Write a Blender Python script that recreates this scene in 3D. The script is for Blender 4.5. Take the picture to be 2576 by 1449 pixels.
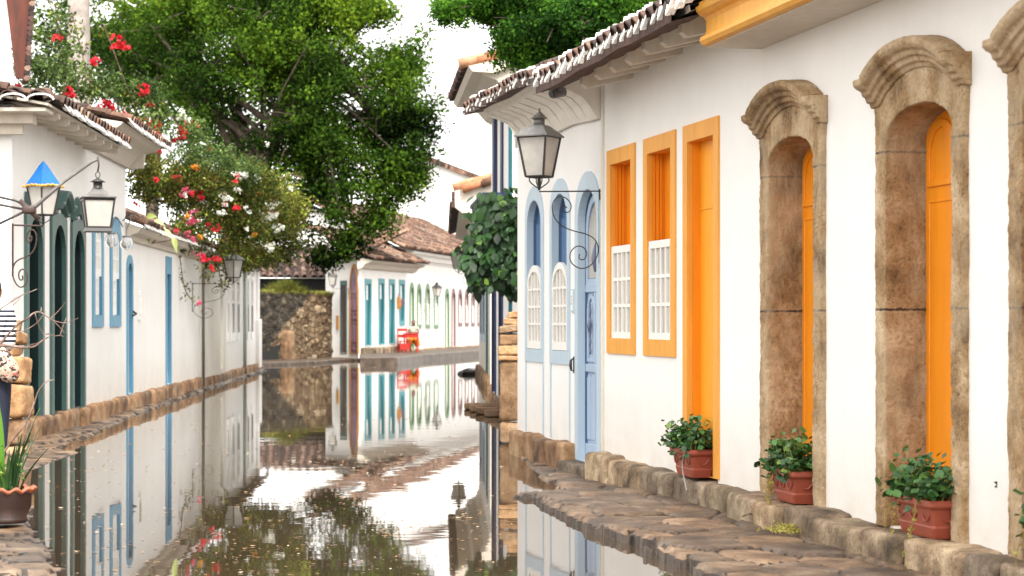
import bpy, bmesh, math, random
import numpy as np
from mathutils import Vector, Matrix, noise
from mathutils.geometry import tessellate_polygon
R = math.radians
random.seed(7)
for o in list(bpy.data.objects): bpy.data.objects.remove(o)
scn = bpy.context.scene
COL = scn.collection

# ---------------------------------------------------------------- camera
FPX, CX, HY, CH = 5200.0, 1288.0, 808.0, 1.53      # survey of the street: focal length, eye height
cam = bpy.data.objects.new('camera', bpy.data.cameras.new('camera')); COL.objects.link(cam)
cam.location = (0, 0, CH); cam.rotation_euler = (R(90), 0, 0)
cam.data.sensor_width = 36; cam.data.lens = 36*FPX/2576.0
cam.data.shift_y = (HY-724.5)/2576.0
cam.data.clip_start = .1; cam.data.clip_end = 12000
cam.data.dof.use_dof = True; cam.data.dof.focus_distance = 17.0; cam.data.dof.aperture_fstop = 4.0
scn.camera = cam
# ---------------------------------------------------------------- sky and sun (bright overcast)
SUN_EL, SUN_AZ = R(50), R(168)      # azimuth clockwise from +Y: sun behind the camera, a little to the left
w = bpy.data.worlds.new("World"); scn.world = w; w.use_nodes = True
nt = w.node_tree; nt.nodes.clear()
sky = nt.nodes.new('ShaderNodeTexSky'); sky.sky_type = 'NISHITA'; sky.sun_disc = False
sky.sun_elevation = SUN_EL; sky.sun_rotation = SUN_AZ; sky.air_density = 1.0; sky.dust_density = 5.0; sky.ozone_density = 1.0
hs = nt.nodes.new('ShaderNodeHueSaturation'); hs.inputs['Saturation'].default_value = .10
ml = nt.nodes.new('ShaderNodeMix'); ml.data_type = 'RGBA'; ml.blend_type = 'MIX'
ml.inputs[0].default_value = .55; ml.inputs[7].default_value = (8.6, 8.35, 7.9, 1)   # cloud layer
bg = nt.nodes.new('ShaderNodeBackground'); bg.inputs['Strength'].default_value = .13
wo = nt.nodes.new('ShaderNodeOutputWorld')
nt.links.new(sky.outputs[0], hs.inputs['Color']); nt.links.new(hs.outputs[0], ml.inputs[6])
nt.links.new(ml.outputs[2], bg.inputs[0]); nt.links.new(bg.outputs[0], wo.inputs[0])
sl = bpy.data.lights.new('sun', 'SUN'); sl.energy = 1.7; sl.angle = R(14); sl.color = (1, .94, .84)
so = bpy.data.objects.new('sun', sl); COL.objects.link(so)
sd = Vector((math.sin(SUN_AZ)*math.cos(SUN_EL), math.cos(SUN_AZ)*math.cos(SUN_EL), math.sin(SUN_EL)))
so.rotation_euler = sd.to_track_quat('Z', 'Y').to_euler(); so.location = (0, -5, 30)
scn.view_settings.view_transform = 'Standard'; scn.view_settings.look = 'None'
scn.view_settings.gamma = 1; scn.view_settings.use_curve_mapping = False
scn.view_settings.exposure = 1.6
scn.render.engine = 'CYCLES'

# ---------------------------------------------------------------- survey helpers
def W(px, py, Y): return Vector(((px-CX)*Y/FPX, Y, CH-(py-HY)*Y/FPX))
def G(px, py, z=0.0):
    Y = FPX*(CH-z)/(py-HY); return Vector(((px-CX)*Y/FPX, Y, z))

# ---------------------------------------------------------------- objects
def put(o, parent=None, label=None, cat=None, group=None, kind=None):
    if o.name not in COL.objects: COL.objects.link(o)
    if parent is not None: o.parent = parent
    if label: o['label'] = label
    if cat: o['category'] = cat
    if group: o['group'] = group
    if kind: o['kind'] = kind
    return o
def thing(name, label, cat, loc=(0,0,0), rz=0.0, group=None):
    o = bpy.data.objects.new(name, None); o.empty_display_size = .2
    o.location = loc; o.rotation_euler = (0, 0, rz)
    return put(o, None, label, cat, group)

class MB:
    def __init__(s): s.v = []; s.f = []; s.t = []; s.sm = []
    def add(s, vs, fs, tint=.5, smooth=False):
        b = len(s.v); s.v.extend([tuple(p) for p in vs])
        for f in fs:
            s.f.append([b+i for i in f]); s.t.append(tint); s.sm.append(smooth)
    def quad(s, a, b, c, d, tint=.5): s.add([a,b,c,d], [(0,1,2,3)], tint)
    def box(s, x0, x1, y0, y1, z0, z1, tint=.5):
        v = [(x,y,z) for z in (z0,z1) for y in (y0,y1) for x in (x0,x1)]
        s.add(v, [(0,2,3,1),(4,5,7,6),(0,1,5,4),(2,6,7,3),(0,4,6,2),(1,3,7,5)], tint)
    def prism(s, ol, y0, y1, holes=(), tint=.5, axis='y', back=True):
        """outline(s) in (x,z) extruded along y between y0 and y1"""
        def P(p, y): return (p[0], y, p[1]) if axis == 'y' else ((y, p[0], p[1]) if axis == 'x' else (p[0], p[1], y))
        loops = [list(ol)]+[list(h) for h in holes]
        flat = [p for l in loops for p in l]
        tr = tessellate_polygon([[Vector((p[0], p[1], 0)) for p in l] for l in loops])
        n = len(flat)
        s.add([P(p,y0) for p in flat], tr, tint)
        if back: s.add([P(p,y1) for p in flat], tr, tint)
        for l in loops:
            m = len(l)
            s.add([P(p,y0) for p in l]+[P(p,y1) for p in l], [(i,(i+1)%m,m+(i+1)%m,m+i) for i in range(m)], tint)
    def ring(s, a, b, y0, y1, tint=.5, closed=True):
        """band between two outlines of equal length, extruded"""
        m = len(a); rng = range(m if closed else m-1)
        v = [(p[0],y0,p[1]) for p in a]+[(p[0],y0,p[1]) for p in b]+[(p[0],y1,p[1]) for p in a]+[(p[0],y1,p[1]) for p in b]
        fs = []
        for i in rng:
            j = (i+1) % m
            fs += [(i,j,m+j,m+i), (2*m+i,3*m+i,3*m+j,2*m+j), (i,2*m+i,2*m+j,j), (m+i,m+j,3*m+j,3*m+i)]
        s.add(v, fs, tint)
    def sweep(s, path, prof, tint=.5, smooth=False, cap=True):
        """path: list of frames (origin, u, v); prof: list of (a,b)"""
        m = len(prof); v = []
        for o, u, w_ in path:
            for a, b in prof: v.append(Vector(o)+Vector(u)*a+Vector(w_)*b)
        fs = []
        for k in range(len(path)-1):
            for i in range(m):
                j = (i+1) % m; fs.append((k*m+i, k*m+j, (k+1)*m+j, (k+1)*m+i))
        s.add(v, fs, tint, smooth)
        if cap:
            tr = tessellate_polygon([[Vector((a,b,0)) for a,b in prof]])
            s.add(v[:m], tr, tint); s.add(v[-m:], tr, tint)
    def tube(s, pts, r, n=6, tint=.5, closed=False):
        pts = [Vector(p) for p in pts]; L = len(pts)
        rs = r if hasattr(r, '__len__') else [r]*L
        fr = []; prev = None
        for i, p in enumerate(pts):
            d = (pts[min(i+1,L-1)]-pts[max(i-1,0)])
            if closed: d = pts[(i+1)%L]-pts[i-1]
            d.normalize()
            if prev is None:
                u = d.cross(Vector((0,0,1)))
                if u.length < .1: u = d.cross(Vector((0,1,0)))
            else: u = prev - d*prev.dot(d)
            u.normalize(); prev = u; fr.append((p, u, d.cross(u)))
        v = []
        for (p,u,w_), rr in zip(fr, rs):
            for k in range(n):
                a = 2*math.pi*k/n; v.append(p+u*(rr*math.cos(a))+w_*(rr*math.sin(a)))
        fs = []
        for k in range(L if closed else L-1):
            k2 = (k+1) % L
            for i in range(n):
                j = (i+1) % n; fs.append((k*n+i, k*n+j, k2*n+j, k2*n+i))
        s.add(v, fs, tint, n >= 6)
        if not closed:
            s.add(v[:n], [tuple(range(n))], tint); s.add(v[-n:], [tuple(range(n))], tint)
    def lathe(s, prof, c=(0,0,0), n=16, tint=.5, smooth=True, rot=0, wav=0, wn=0):
        v = []; c = Vector(c)
        for r, z in prof:
            for k in range(n):
                a = 2*math.pi*k/n+rot
                rr = r*(1+wav*math.cos(wn*a)) if wav and r > 0 else r
                v.append(c+Vector((rr*math.cos(a), rr*math.sin(a), z)))
        fs = [(k*n+i, k*n+(i+1)%n, (k+1)*n+(i+1)%n, (k+1)*n+i) for k in range(len(prof)-1) for i in range(n)]
        s.add(v, fs, tint, smooth)
        s.add(v[:n], [tuple(range(n))], tint); s.add(v[-n:], [tuple(range(n))], tint)
    def rbox(s, c, h, r=.03, n=5, amp=.01, fr=3.0, tint=.5, seed=0):
        """rounded, noise-worn block"""
        c = Vector(c); h = Vector(h); r = min(r, min(h)*.95)
        for ax in range(3):
            for sg in (-1, 1):
                v = []
                for i in range(n+1):
                    for j in range(n+1):
                        a = -1+2*i/n; b = -1+2*j/n
                        p = [0,0,0]; p[ax] = sg; p[(ax+1)%3] = a; p[(ax+2)%3] = b
                        q = Vector([p[k]*h[k] for k in range(3)])
                        cl = Vector([max(-(h[k]-r), min(h[k]-r, q[k])) for k in range(3)])
                        d = q-cl
                        if d.length > 1e-6: d.normalize()
                        q = cl+d*r
                        w0 = c+q
                        nv = noise.noise_vector(Vector((w0.x*fr+seed, w0.y*fr, w0.z*fr)))
                        n2 = noise.noise_vector(Vector((w0.x*fr*4+seed, w0.y*fr*4, w0.z*fr*4)))
                        v.append(w0+nv*amp+n2*amp*.35)
                fs = [(i*(n+1)+j, (i+1)*(n+1)+j, (i+1)*(n+1)+j+1, i*(n+1)+j+1) for i in range(n) for j in range(n)]
                s.add(v, fs, tint, True)
    def build(s, name, mat, parent=None, bevel=0, merge=True, **kw):
        me = bpy.data.meshes.new(name)
        me.from_pydata(s.v, [], s.f)
        a = me.attributes.new('tint', 'FLOAT', 'FACE'); a.data.foreach_set('value', s.t)
        me.polygons.foreach_set('use_smooth', s.sm)
        if merge:
            bm = bmesh.new(); bm.from_mesh(me)
            bmesh.ops.remove_doubles(bm, verts=bm.verts, dist=.00005)
            bmesh.ops.recalc_face_normals(bm, faces=bm.faces)
            bm.to_mesh(me); bm.free()
        me.materials.append(mat)
        o = bpy.data.objects.new(name, me); put(o, parent, **kw)
        if bevel:
            m = o.modifiers.new('bevel', 'BEVEL'); m.width = bevel; m.segments = 1; m.limit_method = 'ANGLE'; m.angle_limit = R(50)
        return o

def np_mesh(name, verts, quads, tint, mat, parent=None, **kw):
    me = bpy.data.meshes.new(name); nv = len(verts); k = quads.shape[1]; nf = len(quads)
    me.vertices.add(nv); me.vertices.foreach_set('co', verts.astype(np.float32).ravel())
    me.loops.add(nf*k); me.loops.foreach_set('vertex_index', quads.astype(np.int32).ravel())
    me.polygons.add(nf); me.polygons.foreach_set('loop_start', np.arange(0, nf*k, k, dtype=np.int32))
    me.polygons.foreach_set('loop_total', np.full(nf, k, dtype=np.int32))
    a = me.attributes.new('tint', 'FLOAT', 'FACE'); a.data.foreach_set('value', tint.astype(np.float32))
    me.update(calc_edges=True); me.validate()
    me.materials.append(mat)
    return put(bpy.data.objects.new(name, me), parent, **kw)

# ---------------------------------------------------------------- materials
def mat_new(name):
    m = bpy.data.materials.new(name); m.use_nodes = True; n = m.node_tree.nodes; n.clear()
    out = n.new('ShaderNodeOutputMaterial'); b = n.new('ShaderNodeBsdfPrincipled')
    m.node_tree.links.new(b.outputs[0], out.inputs[0])
    return m, n, m.node_tree.links, b, out
def nz(n, l, scale, detail=4, rough=.55, vec=None, typ='noise', stretch=None):
    if vec is None:
        tc = n.new('ShaderNodeTexCoord'); vec = tc.outputs['Object']
    if stretch:
        mp = n.new('ShaderNodeMapping'); mp.inputs['Scale'].default_value = stretch; l.new(vec, mp.inputs[0]); vec = mp.outputs[0]
    if typ == 'noise':
        t = n.new('ShaderNodeTexNoise'); t.inputs['Detail'].default_value = detail; t.inputs['Roughness'].default_value = rough
    else:
        t = n.new('ShaderNodeTexVoronoi')
        if typ == 'edge': t.feature = 'DISTANCE_TO_EDGE'
    t.inputs['Scale'].default_value = scale; l.new(vec, t.inputs['Vector'])
    return t
def ramp(n, l, src, stops):
    r = n.new('ShaderNodeValToRGB'); e = r.color_ramp.elements
    while len(e) > 1: e.remove(e[-1])
    for i, (p, c) in enumerate(stops):
        x = e[0] if i == 0 else e.new(p)
        x.position = p; x.color = (c[0], c[1], c[2], 1) if hasattr(c, '__len__') else (c, c, c, 1)
    l.new(src, r.inputs[0]); return r
def mix(n, l, fac, a, b, blend='MIX'):
    m = n.new('ShaderNodeMix'); m.data_type = 'RGBA'; m.blend_type = blend
    if hasattr(fac, 'links'): l.new(fac, m.inputs[0])
    else: m.inputs[0].default_value = fac
    for x, i in ((a,6),(b,7)):
        if hasattr(x, 'links'): l.new(x, m.inputs[i])
        else: m.inputs[i].default_value = (x[0],x[1],x[2],1)
    return m.outputs[2]
def bump(n, l, b, src, strength=.3, dist=.02):
    x = n.new('ShaderNodeBump'); x.inputs['Strength'].default_value = strength; x.inputs['Distance'].default_value = dist
    l.new(src, x.inputs['Height']); l.new(x.outputs[0], b.inputs['Normal']); return x
def sep_z(n, l, which='Z'):
    tc = n.new('ShaderNodeTexCoord'); s = n.new('ShaderNodeSeparateXYZ'); l.new(tc.outputs['Object'], s.inputs[0]); return s.outputs[which]

def plaster(name, col=(.80,.785,.76), dirt=.5, dcol=(.42,.33,.22), streak=.25, zbase=.3, zspan=.7):
    m, n, l, b, o = mat_new(name)
    t = nz(n, l, 1.1, 6, .6); f = ramp(n, l, t.outputs[0], [(.35, [c*.93 for c in col]), (.7, col)])
    st = nz(n, l, 1.0, 5, .6, stretch=(5,5,.35)); sr = ramp(n, l, st.outputs[0], [(.55,0),(.85,streak)])
    c1 = mix(n, l, sr.outputs[0], f.outputs[0], [c*k for c,k in zip(col,(.62,.58,.5))])
    # splash dirt near the ground
    z = sep_z(n, l); mr = n.new('ShaderNodeMapRange'); mr.inputs[1].default_value = zbase; mr.inputs[2].default_value = zbase+zspan
    mr.inputs[3].default_value = 1; mr.inputs[4].default_value = 0; l.new(z, mr.inputs[0])
    t2 = nz(n, l, 3.5, 6, .7); mu = n.new('ShaderNodeMath'); mu.operation = 'MULTIPLY'; l.new(mr.outputs[0], mu.inputs[0]); l.new(t2.outputs[0], mu.inputs[1])
    mu2 = n.new('ShaderNodeMath'); mu2.operation = 'MULTIPLY'; l.new(mu.outputs[0], mu2.inputs[0]); mu2.inputs[1].default_value = dirt; mu2.use_clamp = True
    c2 = mix(n, l, mu2.outputs[0], c1, dcol)
    l.new(c2, b.inputs['Base Color']); b.inputs['Roughness'].default_value = .85
    t3 = nz(n, l, 7, 8, .65); bump(n, l, b, t3.outputs[0], .35, .012)
    return m
def paint(name, col, rough=.45, var=.12, streak=.0, wear=0.0, wcol=(.55,.5,.4)):
    m, n, l, b, o = mat_new(name)
    t = nz(n, l, 3, 5, .6, stretch=(3,3,.6)); f = ramp(n, l, t.outputs[0], [(.3, [c*(1-var) for c in col]), (.7, [min(1,c*(1+var*.5)) for c in col])])
    c = f.outputs[0]
    if wear:
        t2 = nz(n, l, 14, 6, .7, stretch=(1.5,1.5,.5)); r = ramp(n, l, t2.outputs[0], [(.62-wear*.1,0),(.72,wear)]); c = mix(n, l, r.outputs[0], c, wcol)
    l.new(c, b.inputs['Base Color']); b.inputs['Roughness'].default_value = rough
    t3 = nz(n, l, 12, 5, .6, stretch=(3,3,.4)); bump(n, l, b, t3.outputs[0], .12, .008)
    return m
def stonemat(name, cols, scale=2.2, pit=.6, rough=.85, moss=0.0, bumpd=.02, usetint=True, pitscale=38, joints=()):
    m, n, l, b, o = mat_new(name)
    t = nz(n, l, scale, 8, .62)
    f = ramp(n, l, t.outputs[0], [(.33, cols[0]), (.5, cols[1]), (.66, cols[2])])
    c = f.outputs[0]
    if usetint:
        at = n.new('ShaderNodeAttribute'); at.attribute_name = 'tint'
        r = ramp(n, l, at.outputs['Fac'], [(0,(.16,.13,.11)),(.09,(.45,.44,.45)),(.3,(.85,.80,.72)),(.5,(.62,.62,.64)),(.7,(1.05,.93,.78)),(1,(1.2,1.12,1.0))])
        c = mix(n, l, 1.0, c, r.outputs[0], 'MULTIPLY')
    fine = nz(n, l, pitscale, 6, .7)
    fr = ramp(n, l, fine.outputs[0], [(.32,(.34,.29,.25)),(.45,(.88,.86,.84)),(.55,(1.02,1,1)),(.72,(1.25,1.2,1.15))])
    c = mix(n, l, pit, c, fr.outputs[0], 'MULTIPLY')
    pv = nz(n, l, 26, typ='voronoi'); pr = ramp(n, l, pv.outputs['Distance'], [(.08,(.28,.24,.2)),(.20,(1,1,1))])
    pm = nz(n, l, 3.3, 3, .5); pmr = ramp(n, l, pm.outputs[0], [(.5,0),(.62,pit)])
    c = mix(n, l, pmr.outputs[0], c, mix(n, l, 1.0, c, pr.outputs[0], 'MULTIPLY'))
    if moss:
        g = nz(n, l, 4, 6, .7); gr = ramp(n, l, g.outputs[0], [(.52,0),(.7,moss)]); c = mix(n, l, gr.outputs[0], c, (.12,.13,.04))
    if joints:
        z = sep_z(n, l)
        for jz in joints:
            w_ = n.new('ShaderNodeMath'); w_.operation = 'MULTIPLY_ADD'; l.new(fine.outputs[0], w_.inputs[0]); w_.inputs[1].default_value = .035; l.new(z, w_.inputs[2])
            s_ = n.new('ShaderNodeMath'); s_.operation = 'COMPARE'; l.new(w_.outputs[0], s_.inputs[0]); s_.inputs[1].default_value = jz; s_.inputs[2].default_value = .007
            c = mix(n, l, s_.outputs[0], c, (.05,.03,.02))
        v_ = nz(n, l, 1.3, 5, .65, stretch=(2,2,.8)); vr = ramp(n, l, v_.outputs[0], [(.46,0),(.60,.5)]); c = mix(n, l, vr.outputs[0], c, (.60,.47,.31))
    l.new(c, b.inputs['Base Color']); b.inputs['Roughness'].default_value = rough
    ad = n.new('ShaderNodeMath'); ad.operation = 'ADD'; l.new(fine.outputs[0], ad.inputs[0]); l.new(t.outputs[0], ad.inputs[1])
    bump(n, l, b, ad.outputs[0], .8, bumpd)
    return m
def tintmat(name, stops, rough=.6, trans=.0, nscale=0, spec=.5, bumpn=0):
    m, n, l, b, o = mat_new(name)
    at = n.new('ShaderNodeAttribute'); at.attribute_name = 'tint'
    src = at.outputs['Fac']
    if nscale:
        t = nz(n, l, nscale, 5, .65); ad = n.new('ShaderNodeMath'); ad.operation = 'MULTIPLY_ADD'
        l.new(t.outputs[0], ad.inputs[0]); ad.inputs[1].default_value = .9; 
        sb = n.new('ShaderNodeMath'); sb.operation = 'SUBTRACT'; l.new(src, sb.inputs[0]); sb.inputs[1].default_value = .45
        l.new(sb.outputs[0], ad.inputs[2]); ad.use_clamp = True; src = ad.outputs[0]
    r = ramp(n, l, src, stops); l.new(r.outputs[0], b.inputs['Base Color'])
    b.inputs['Roughness'].default_value = rough; b.inputs['Specular IOR Level'].default_value = spec
    if bumpn:
        t3 = nz(n, l, bumpn, 6, .7); bump(n, l, b, t3.outputs[0], .6, .02)
    if trans:
        tr = n.new('ShaderNodeBsdfTranslucent'); l.new(r.outputs[0], tr.inputs[0]); ms = n.new('ShaderNodeMixShader'); ms.inputs[0].default_value = trans
        l.new(b.outputs[0], ms.inputs[1]); l.new(tr.outputs[0], ms.inputs[2]); l.new(ms.outputs[0], o.inputs[0])
    return m

M = {}
M['white'] = plaster('white_plaster', (.83,.81,.785), dirt=.55, streak=.1)
M['white_r3'] = plaster('white_plaster_cool', (.83,.815,.80), dirt=.45, streak=.1)
M['white_old'] = plaster('streaky_grey_plaster', (.74,.70,.63), dirt=.6, streak=.55, zspan=1.2)
M['white_far'] = plaster('distant_plaster', (.84,.82,.79), dirt=.45, streak=.15, zspan=.8)
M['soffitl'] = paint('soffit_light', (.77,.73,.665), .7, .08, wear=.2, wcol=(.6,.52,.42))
M['soffit'] = paint('soffit_shaded', (.60,.54,.455), .7, .12, wear=.35, wcol=(.5,.42,.32))  # white paint darkened to beige: eave shade put into the colour, plus wear
M['yellow'] = paint('ochre_yellow_paint', (.84,.34,.012), .5, .10, wear=.15, wcol=(.8,.45,.12))
M['yellow_dark'] = paint('orange_paint', (.80,.255,.004), .4, .10)
M['yellow_frame'] = paint('ochre_frame_paint', (.74,.33,.045), .6, .12, wear=.3, wcol=(.85,.52,.2))
M['cornice'] = paint('ochre_cornice_paint', (.76,.37,.05), .5, .12, wear=.3, wcol=(.8,.55,.25))
M['sash'] = paint('white_sash_paint', (.80,.785,.75), .5, .05)
M['pane'] = paint('curtained_pane', (.50,.46,.40), .15, .35)
M['lblue'] = paint('pale_blue_paint', (.45,.555,.64), .5, .06)
M['mblue'] = paint('mid_blue_paint', (.075,.15,.29), .45, .12)
M['dblue'] = paint('lilac_blue_paint', (.36,.46,.60), .45, .08)
M['slate'] = paint('dark_slate_paint', (.15,.17,.26), .4, .1)  # dark slate colour of the carved door ornaments
M['navy'] = paint('navy_paint', (.010,.022,.085), .4, .2)
M['teal'] = paint('teal_paint', (.0,.10,.125), .45, .2, wear=.3, wcol=(.04,.22,.26))
M['lteal'] = paint('pale_teal_paint', (.05,.26,.30), .5, .1)
M['sky'] = paint('sky_blue_paint', (.085,.27,.42), .5, .08)
M['skyd'] = paint('strong_sky_blue_paint', (.06,.20,.40), .5, .1)
M['dgreen'] = paint('grey_green_paint', (.045,.10,.092), .5, .15)
M['bgreen'] = paint('black_green_paint', (.004,.018,.018), .35, .2)
M['green'] = paint('leaf_green_paint', (.008,.075,.035), .45, .15)
M['lgreen'] = paint('pale_green_paint', (.10,.20,.09), .5, .15)
M['palegreen'] = paint('pale_green_pipe', (.42,.50,.42), .5, .1)
M['brown'] = paint('maroon_paint', (.13,.03,.025), .5, .15)
M['lbrown'] = paint('faded_maroon_paint', (.17,.075,.07), .5, .15)
M['purple'] = paint('dusty_mauve_paint', (.17,.10,.13), .45, .15, wear=.3, wcol=(.5,.42,.45))
M['ocre'] = paint('ochre_wood', (.42,.20,.04), .6, .2)
M['red'] = paint('red_paint', (.42,.012,.006), .4, .15)
M['dark'] = paint('shade_and_black', (.01,.01,.009), .8, .2)  # stands in for eave and opening shade; plain black on the boat hull
M['iron'] = paint('black_iron', (.022,.02,.02), .45, .3, wear=.35, wcol=(.10,.05,.03))
M['rust'] = paint('brown_iron', (.05,.028,.022), .5, .3)
M['tin'] = paint('grey_tin', (.13,.125,.12), .4, .25, wear=.5, wcol=(.35,.34,.32))
M['bluecap'] = paint('blue_enamel', (.0,.12,.42), .25, .1)
M['gold'] = paint('gold_trim', (.55,.32,.05), .4, .2)
M['hose'] = paint('grey_hose', (.26,.24,.21), .6, .1)
M['pipe'] = paint('beige_pipe', (.62,.55,.46), .6, .12)
M['bark'] = stonemat('bark', [(.03,.022,.015),(.07,.05,.035),(.13,.10,.075)], 6, .5, usetint=False)
M['palmbark'] = stonemat('palm_bark', [(.26,.22,.20),(.36,.31,.28),(.45,.40,.37)], 3, .3, usetint=False, bumpd=.01)
M['twig'] = stonemat('dry_twig', [(.10,.06,.045),(.20,.13,.10),(.38,.30,.26)], 9, .3, usetint=False)
M['portal'] = stonemat('portal_sandstone', [(.12,.064,.022),(.37,.235,.11),(.62,.47,.30)], 2.4, .9, bumpd=.03, joints=(1.62,2.60), usetint=False)
M['plinth'] = stonemat('plinth_stone', [(.055,.038,.025),(.27,.20,.135),(.52,.43,.32)], 3.2, .8, moss=.4, bumpd=.025)
M['plinthl'] = stonemat('plinth_stone_tan', [(.10,.055,.03),(.27,.165,.095),(.42,.30,.19)], 3.0, .7, moss=.25, bumpd=.02)
M['pillar'] = stonemat('golden_sandstone', [(.17,.09,.04),(.36,.225,.12),(.52,.39,.25)], 3.2, .7, bumpd=.015)
M['flag'] = stonemat('flagstone', [(.045,.030,.020),(.14,.095,.062),(.27,.205,.15)], 3.4, .75, rough=.5, bumpd=.02)
M['rubble'] = None
M['tile'] = tintmat('clay_tile', [(0,(.014,.010,.008)),(.28,(.048,.028,.02)),(.5,(.105,.055,.037)),(.72,(.20,.10,.058)),(1,(.30,.24,.185))], .85, nscale=9, bumpn=30)
M['tileo'] = tintmat('orange_clay_tile', [(0,(.10,.05,.03)),(.4,(.36,.12,.05)),(.7,(.42,.20,.10)),(1,(.48,.33,.22))], .8, nscale=5, bumpn=30)
M['tilew'] = tintmat('weathered_brown_tile', [(0,(.012,.009,.008)),(.3,(.035,.021,.017)),(.55,(.085,.045,.034)),(.8,(.18,.11,.08)),(1,(.36,.33,.29))], .85, nscale=9, bumpn=30)
M['tiled'] = tintmat('old_dark_tile', [(0,(.012,.008,.007)),(.4,(.045,.025,.02)),(.7,(.12,.06,.045)),(1,(.3,.2,.15))], .85, nscale=9, bumpn=30)
M['lime'] = tintmat('limewashed_tile_end', [(0,(.10,.09,.08)),(.28,(.32,.30,.27)),(.45,(.78,.76,.72)),(1,(.86,.84,.80))], .85, nscale=16, bumpn=30)
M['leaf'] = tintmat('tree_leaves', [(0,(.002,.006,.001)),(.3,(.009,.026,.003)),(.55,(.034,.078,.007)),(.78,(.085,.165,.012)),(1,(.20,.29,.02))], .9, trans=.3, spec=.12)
M['leafd'] = tintmat('dark_tree_leaves', [(0,(.004,.014,.003)),(.35,(.016,.055,.007)),(.65,(.06,.17,.012)),(1,(.16,.30,.02))], .85, trans=.3, spec=.15)
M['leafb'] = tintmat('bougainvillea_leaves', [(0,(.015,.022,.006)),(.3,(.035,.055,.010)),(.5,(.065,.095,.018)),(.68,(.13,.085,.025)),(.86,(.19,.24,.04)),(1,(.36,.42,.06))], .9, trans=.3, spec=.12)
M['leafp'] = tintmat('pale_leaves', [(0,(.02,.045,.012)),(.5,(.075,.125,.035)),(1,(.22,.30,.09))], .9, trans=.3, spec=.12)
M['bigleaf'] = tintmat('broad_leaves', [(0,(.004,.018,.004)),(.4,(.014,.055,.010)),(.75,(.04,.125,.022)),(1,(.15,.26,.03))], .5, trans=.15)
M['herb'] = tintmat('geranium_leaves', [(0,(.010,.030,.010)),(.5,(.03,.10,.025)),(.85,(.08,.20,.04)),(1,(.35,.40,.08))], .45, trans=.15)
M['vine'] = tintmat('yellow_trailing_vine', [(0,(.25,.16,.04)),(1,(.42,.42,.08))], .6, trans=.2)
M['redfl'] = tintmat('red_blossom', [(0,(.45,.0,.02)),(1,(.85,.03,.05))], .6, trans=.3)
M['pinkfl'] = tintmat('pink_blossom', [(0,(.45,.03,.10)),(1,(.75,.12,.22))], .6, trans=.3)
M['whitefl'] = tintmat('white_blossom', [(0,(.65,.66,.55)),(1,(.85,.85,.8))], .6, trans=.3)
M['terra'] = paint('terracotta_plastic', (.30,.065,.035), .5, .15, wear=.3, wcol=(.5,.2,.14))
M['terrad'] = paint('aged_terracotta', (.028,.012,.008), .6, .4, wear=.35, wcol=(.12,.045,.025))
M['terrar'] = paint('terracotta_rim', (.38,.11,.06), .6, .25)
M['soil'] = stonemat('soil', [(.02,.012,.008),(.05,.03,.02),(.08,.05,.03)], 9, .5, usetint=False)
M['moss'] = tintmat('moss', [(0,(.08,.09,.01)),(1,(.25,.24,.03))], .9)

def glassmat():
    m, n, l, b, o = mat_new('milky_lantern_glass')
    t = nz(n, l, 5, 5, .6); r = ramp(n, l, t.outputs[0], [(.3,(.60,.57,.52)),(.7,(.78,.76,.72))])
    l.new(r.outputs[0], b.inputs['Base Color']); b.inputs['Roughness'].default_value = .12
    tr = n.new('ShaderNodeBsdfTranslucent'); l.new(r.outputs[0], tr.inputs[0]); ms = n.new('ShaderNodeMixShader'); ms.inputs[0].default_value = .45
    l.new(b.outputs[0], ms.inputs[1]); l.new(tr.outputs[0], ms.inputs[2]); l.new(ms.outputs[0], o.inputs[0]); return m
M['glass'] = glassmat()
def clearglass():
    m, n, l, b, o = mat_new('clear_globe_glass')
    b.inputs['Base Color'].default_value = (.9,.9,.9,1); b.inputs['Roughness'].default_value = .05
    b.inputs['Transmission Weight'].default_value = .85; b.inputs['IOR'].default_value = 1.15
    return m
M['globe'] = clearglass()
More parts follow.
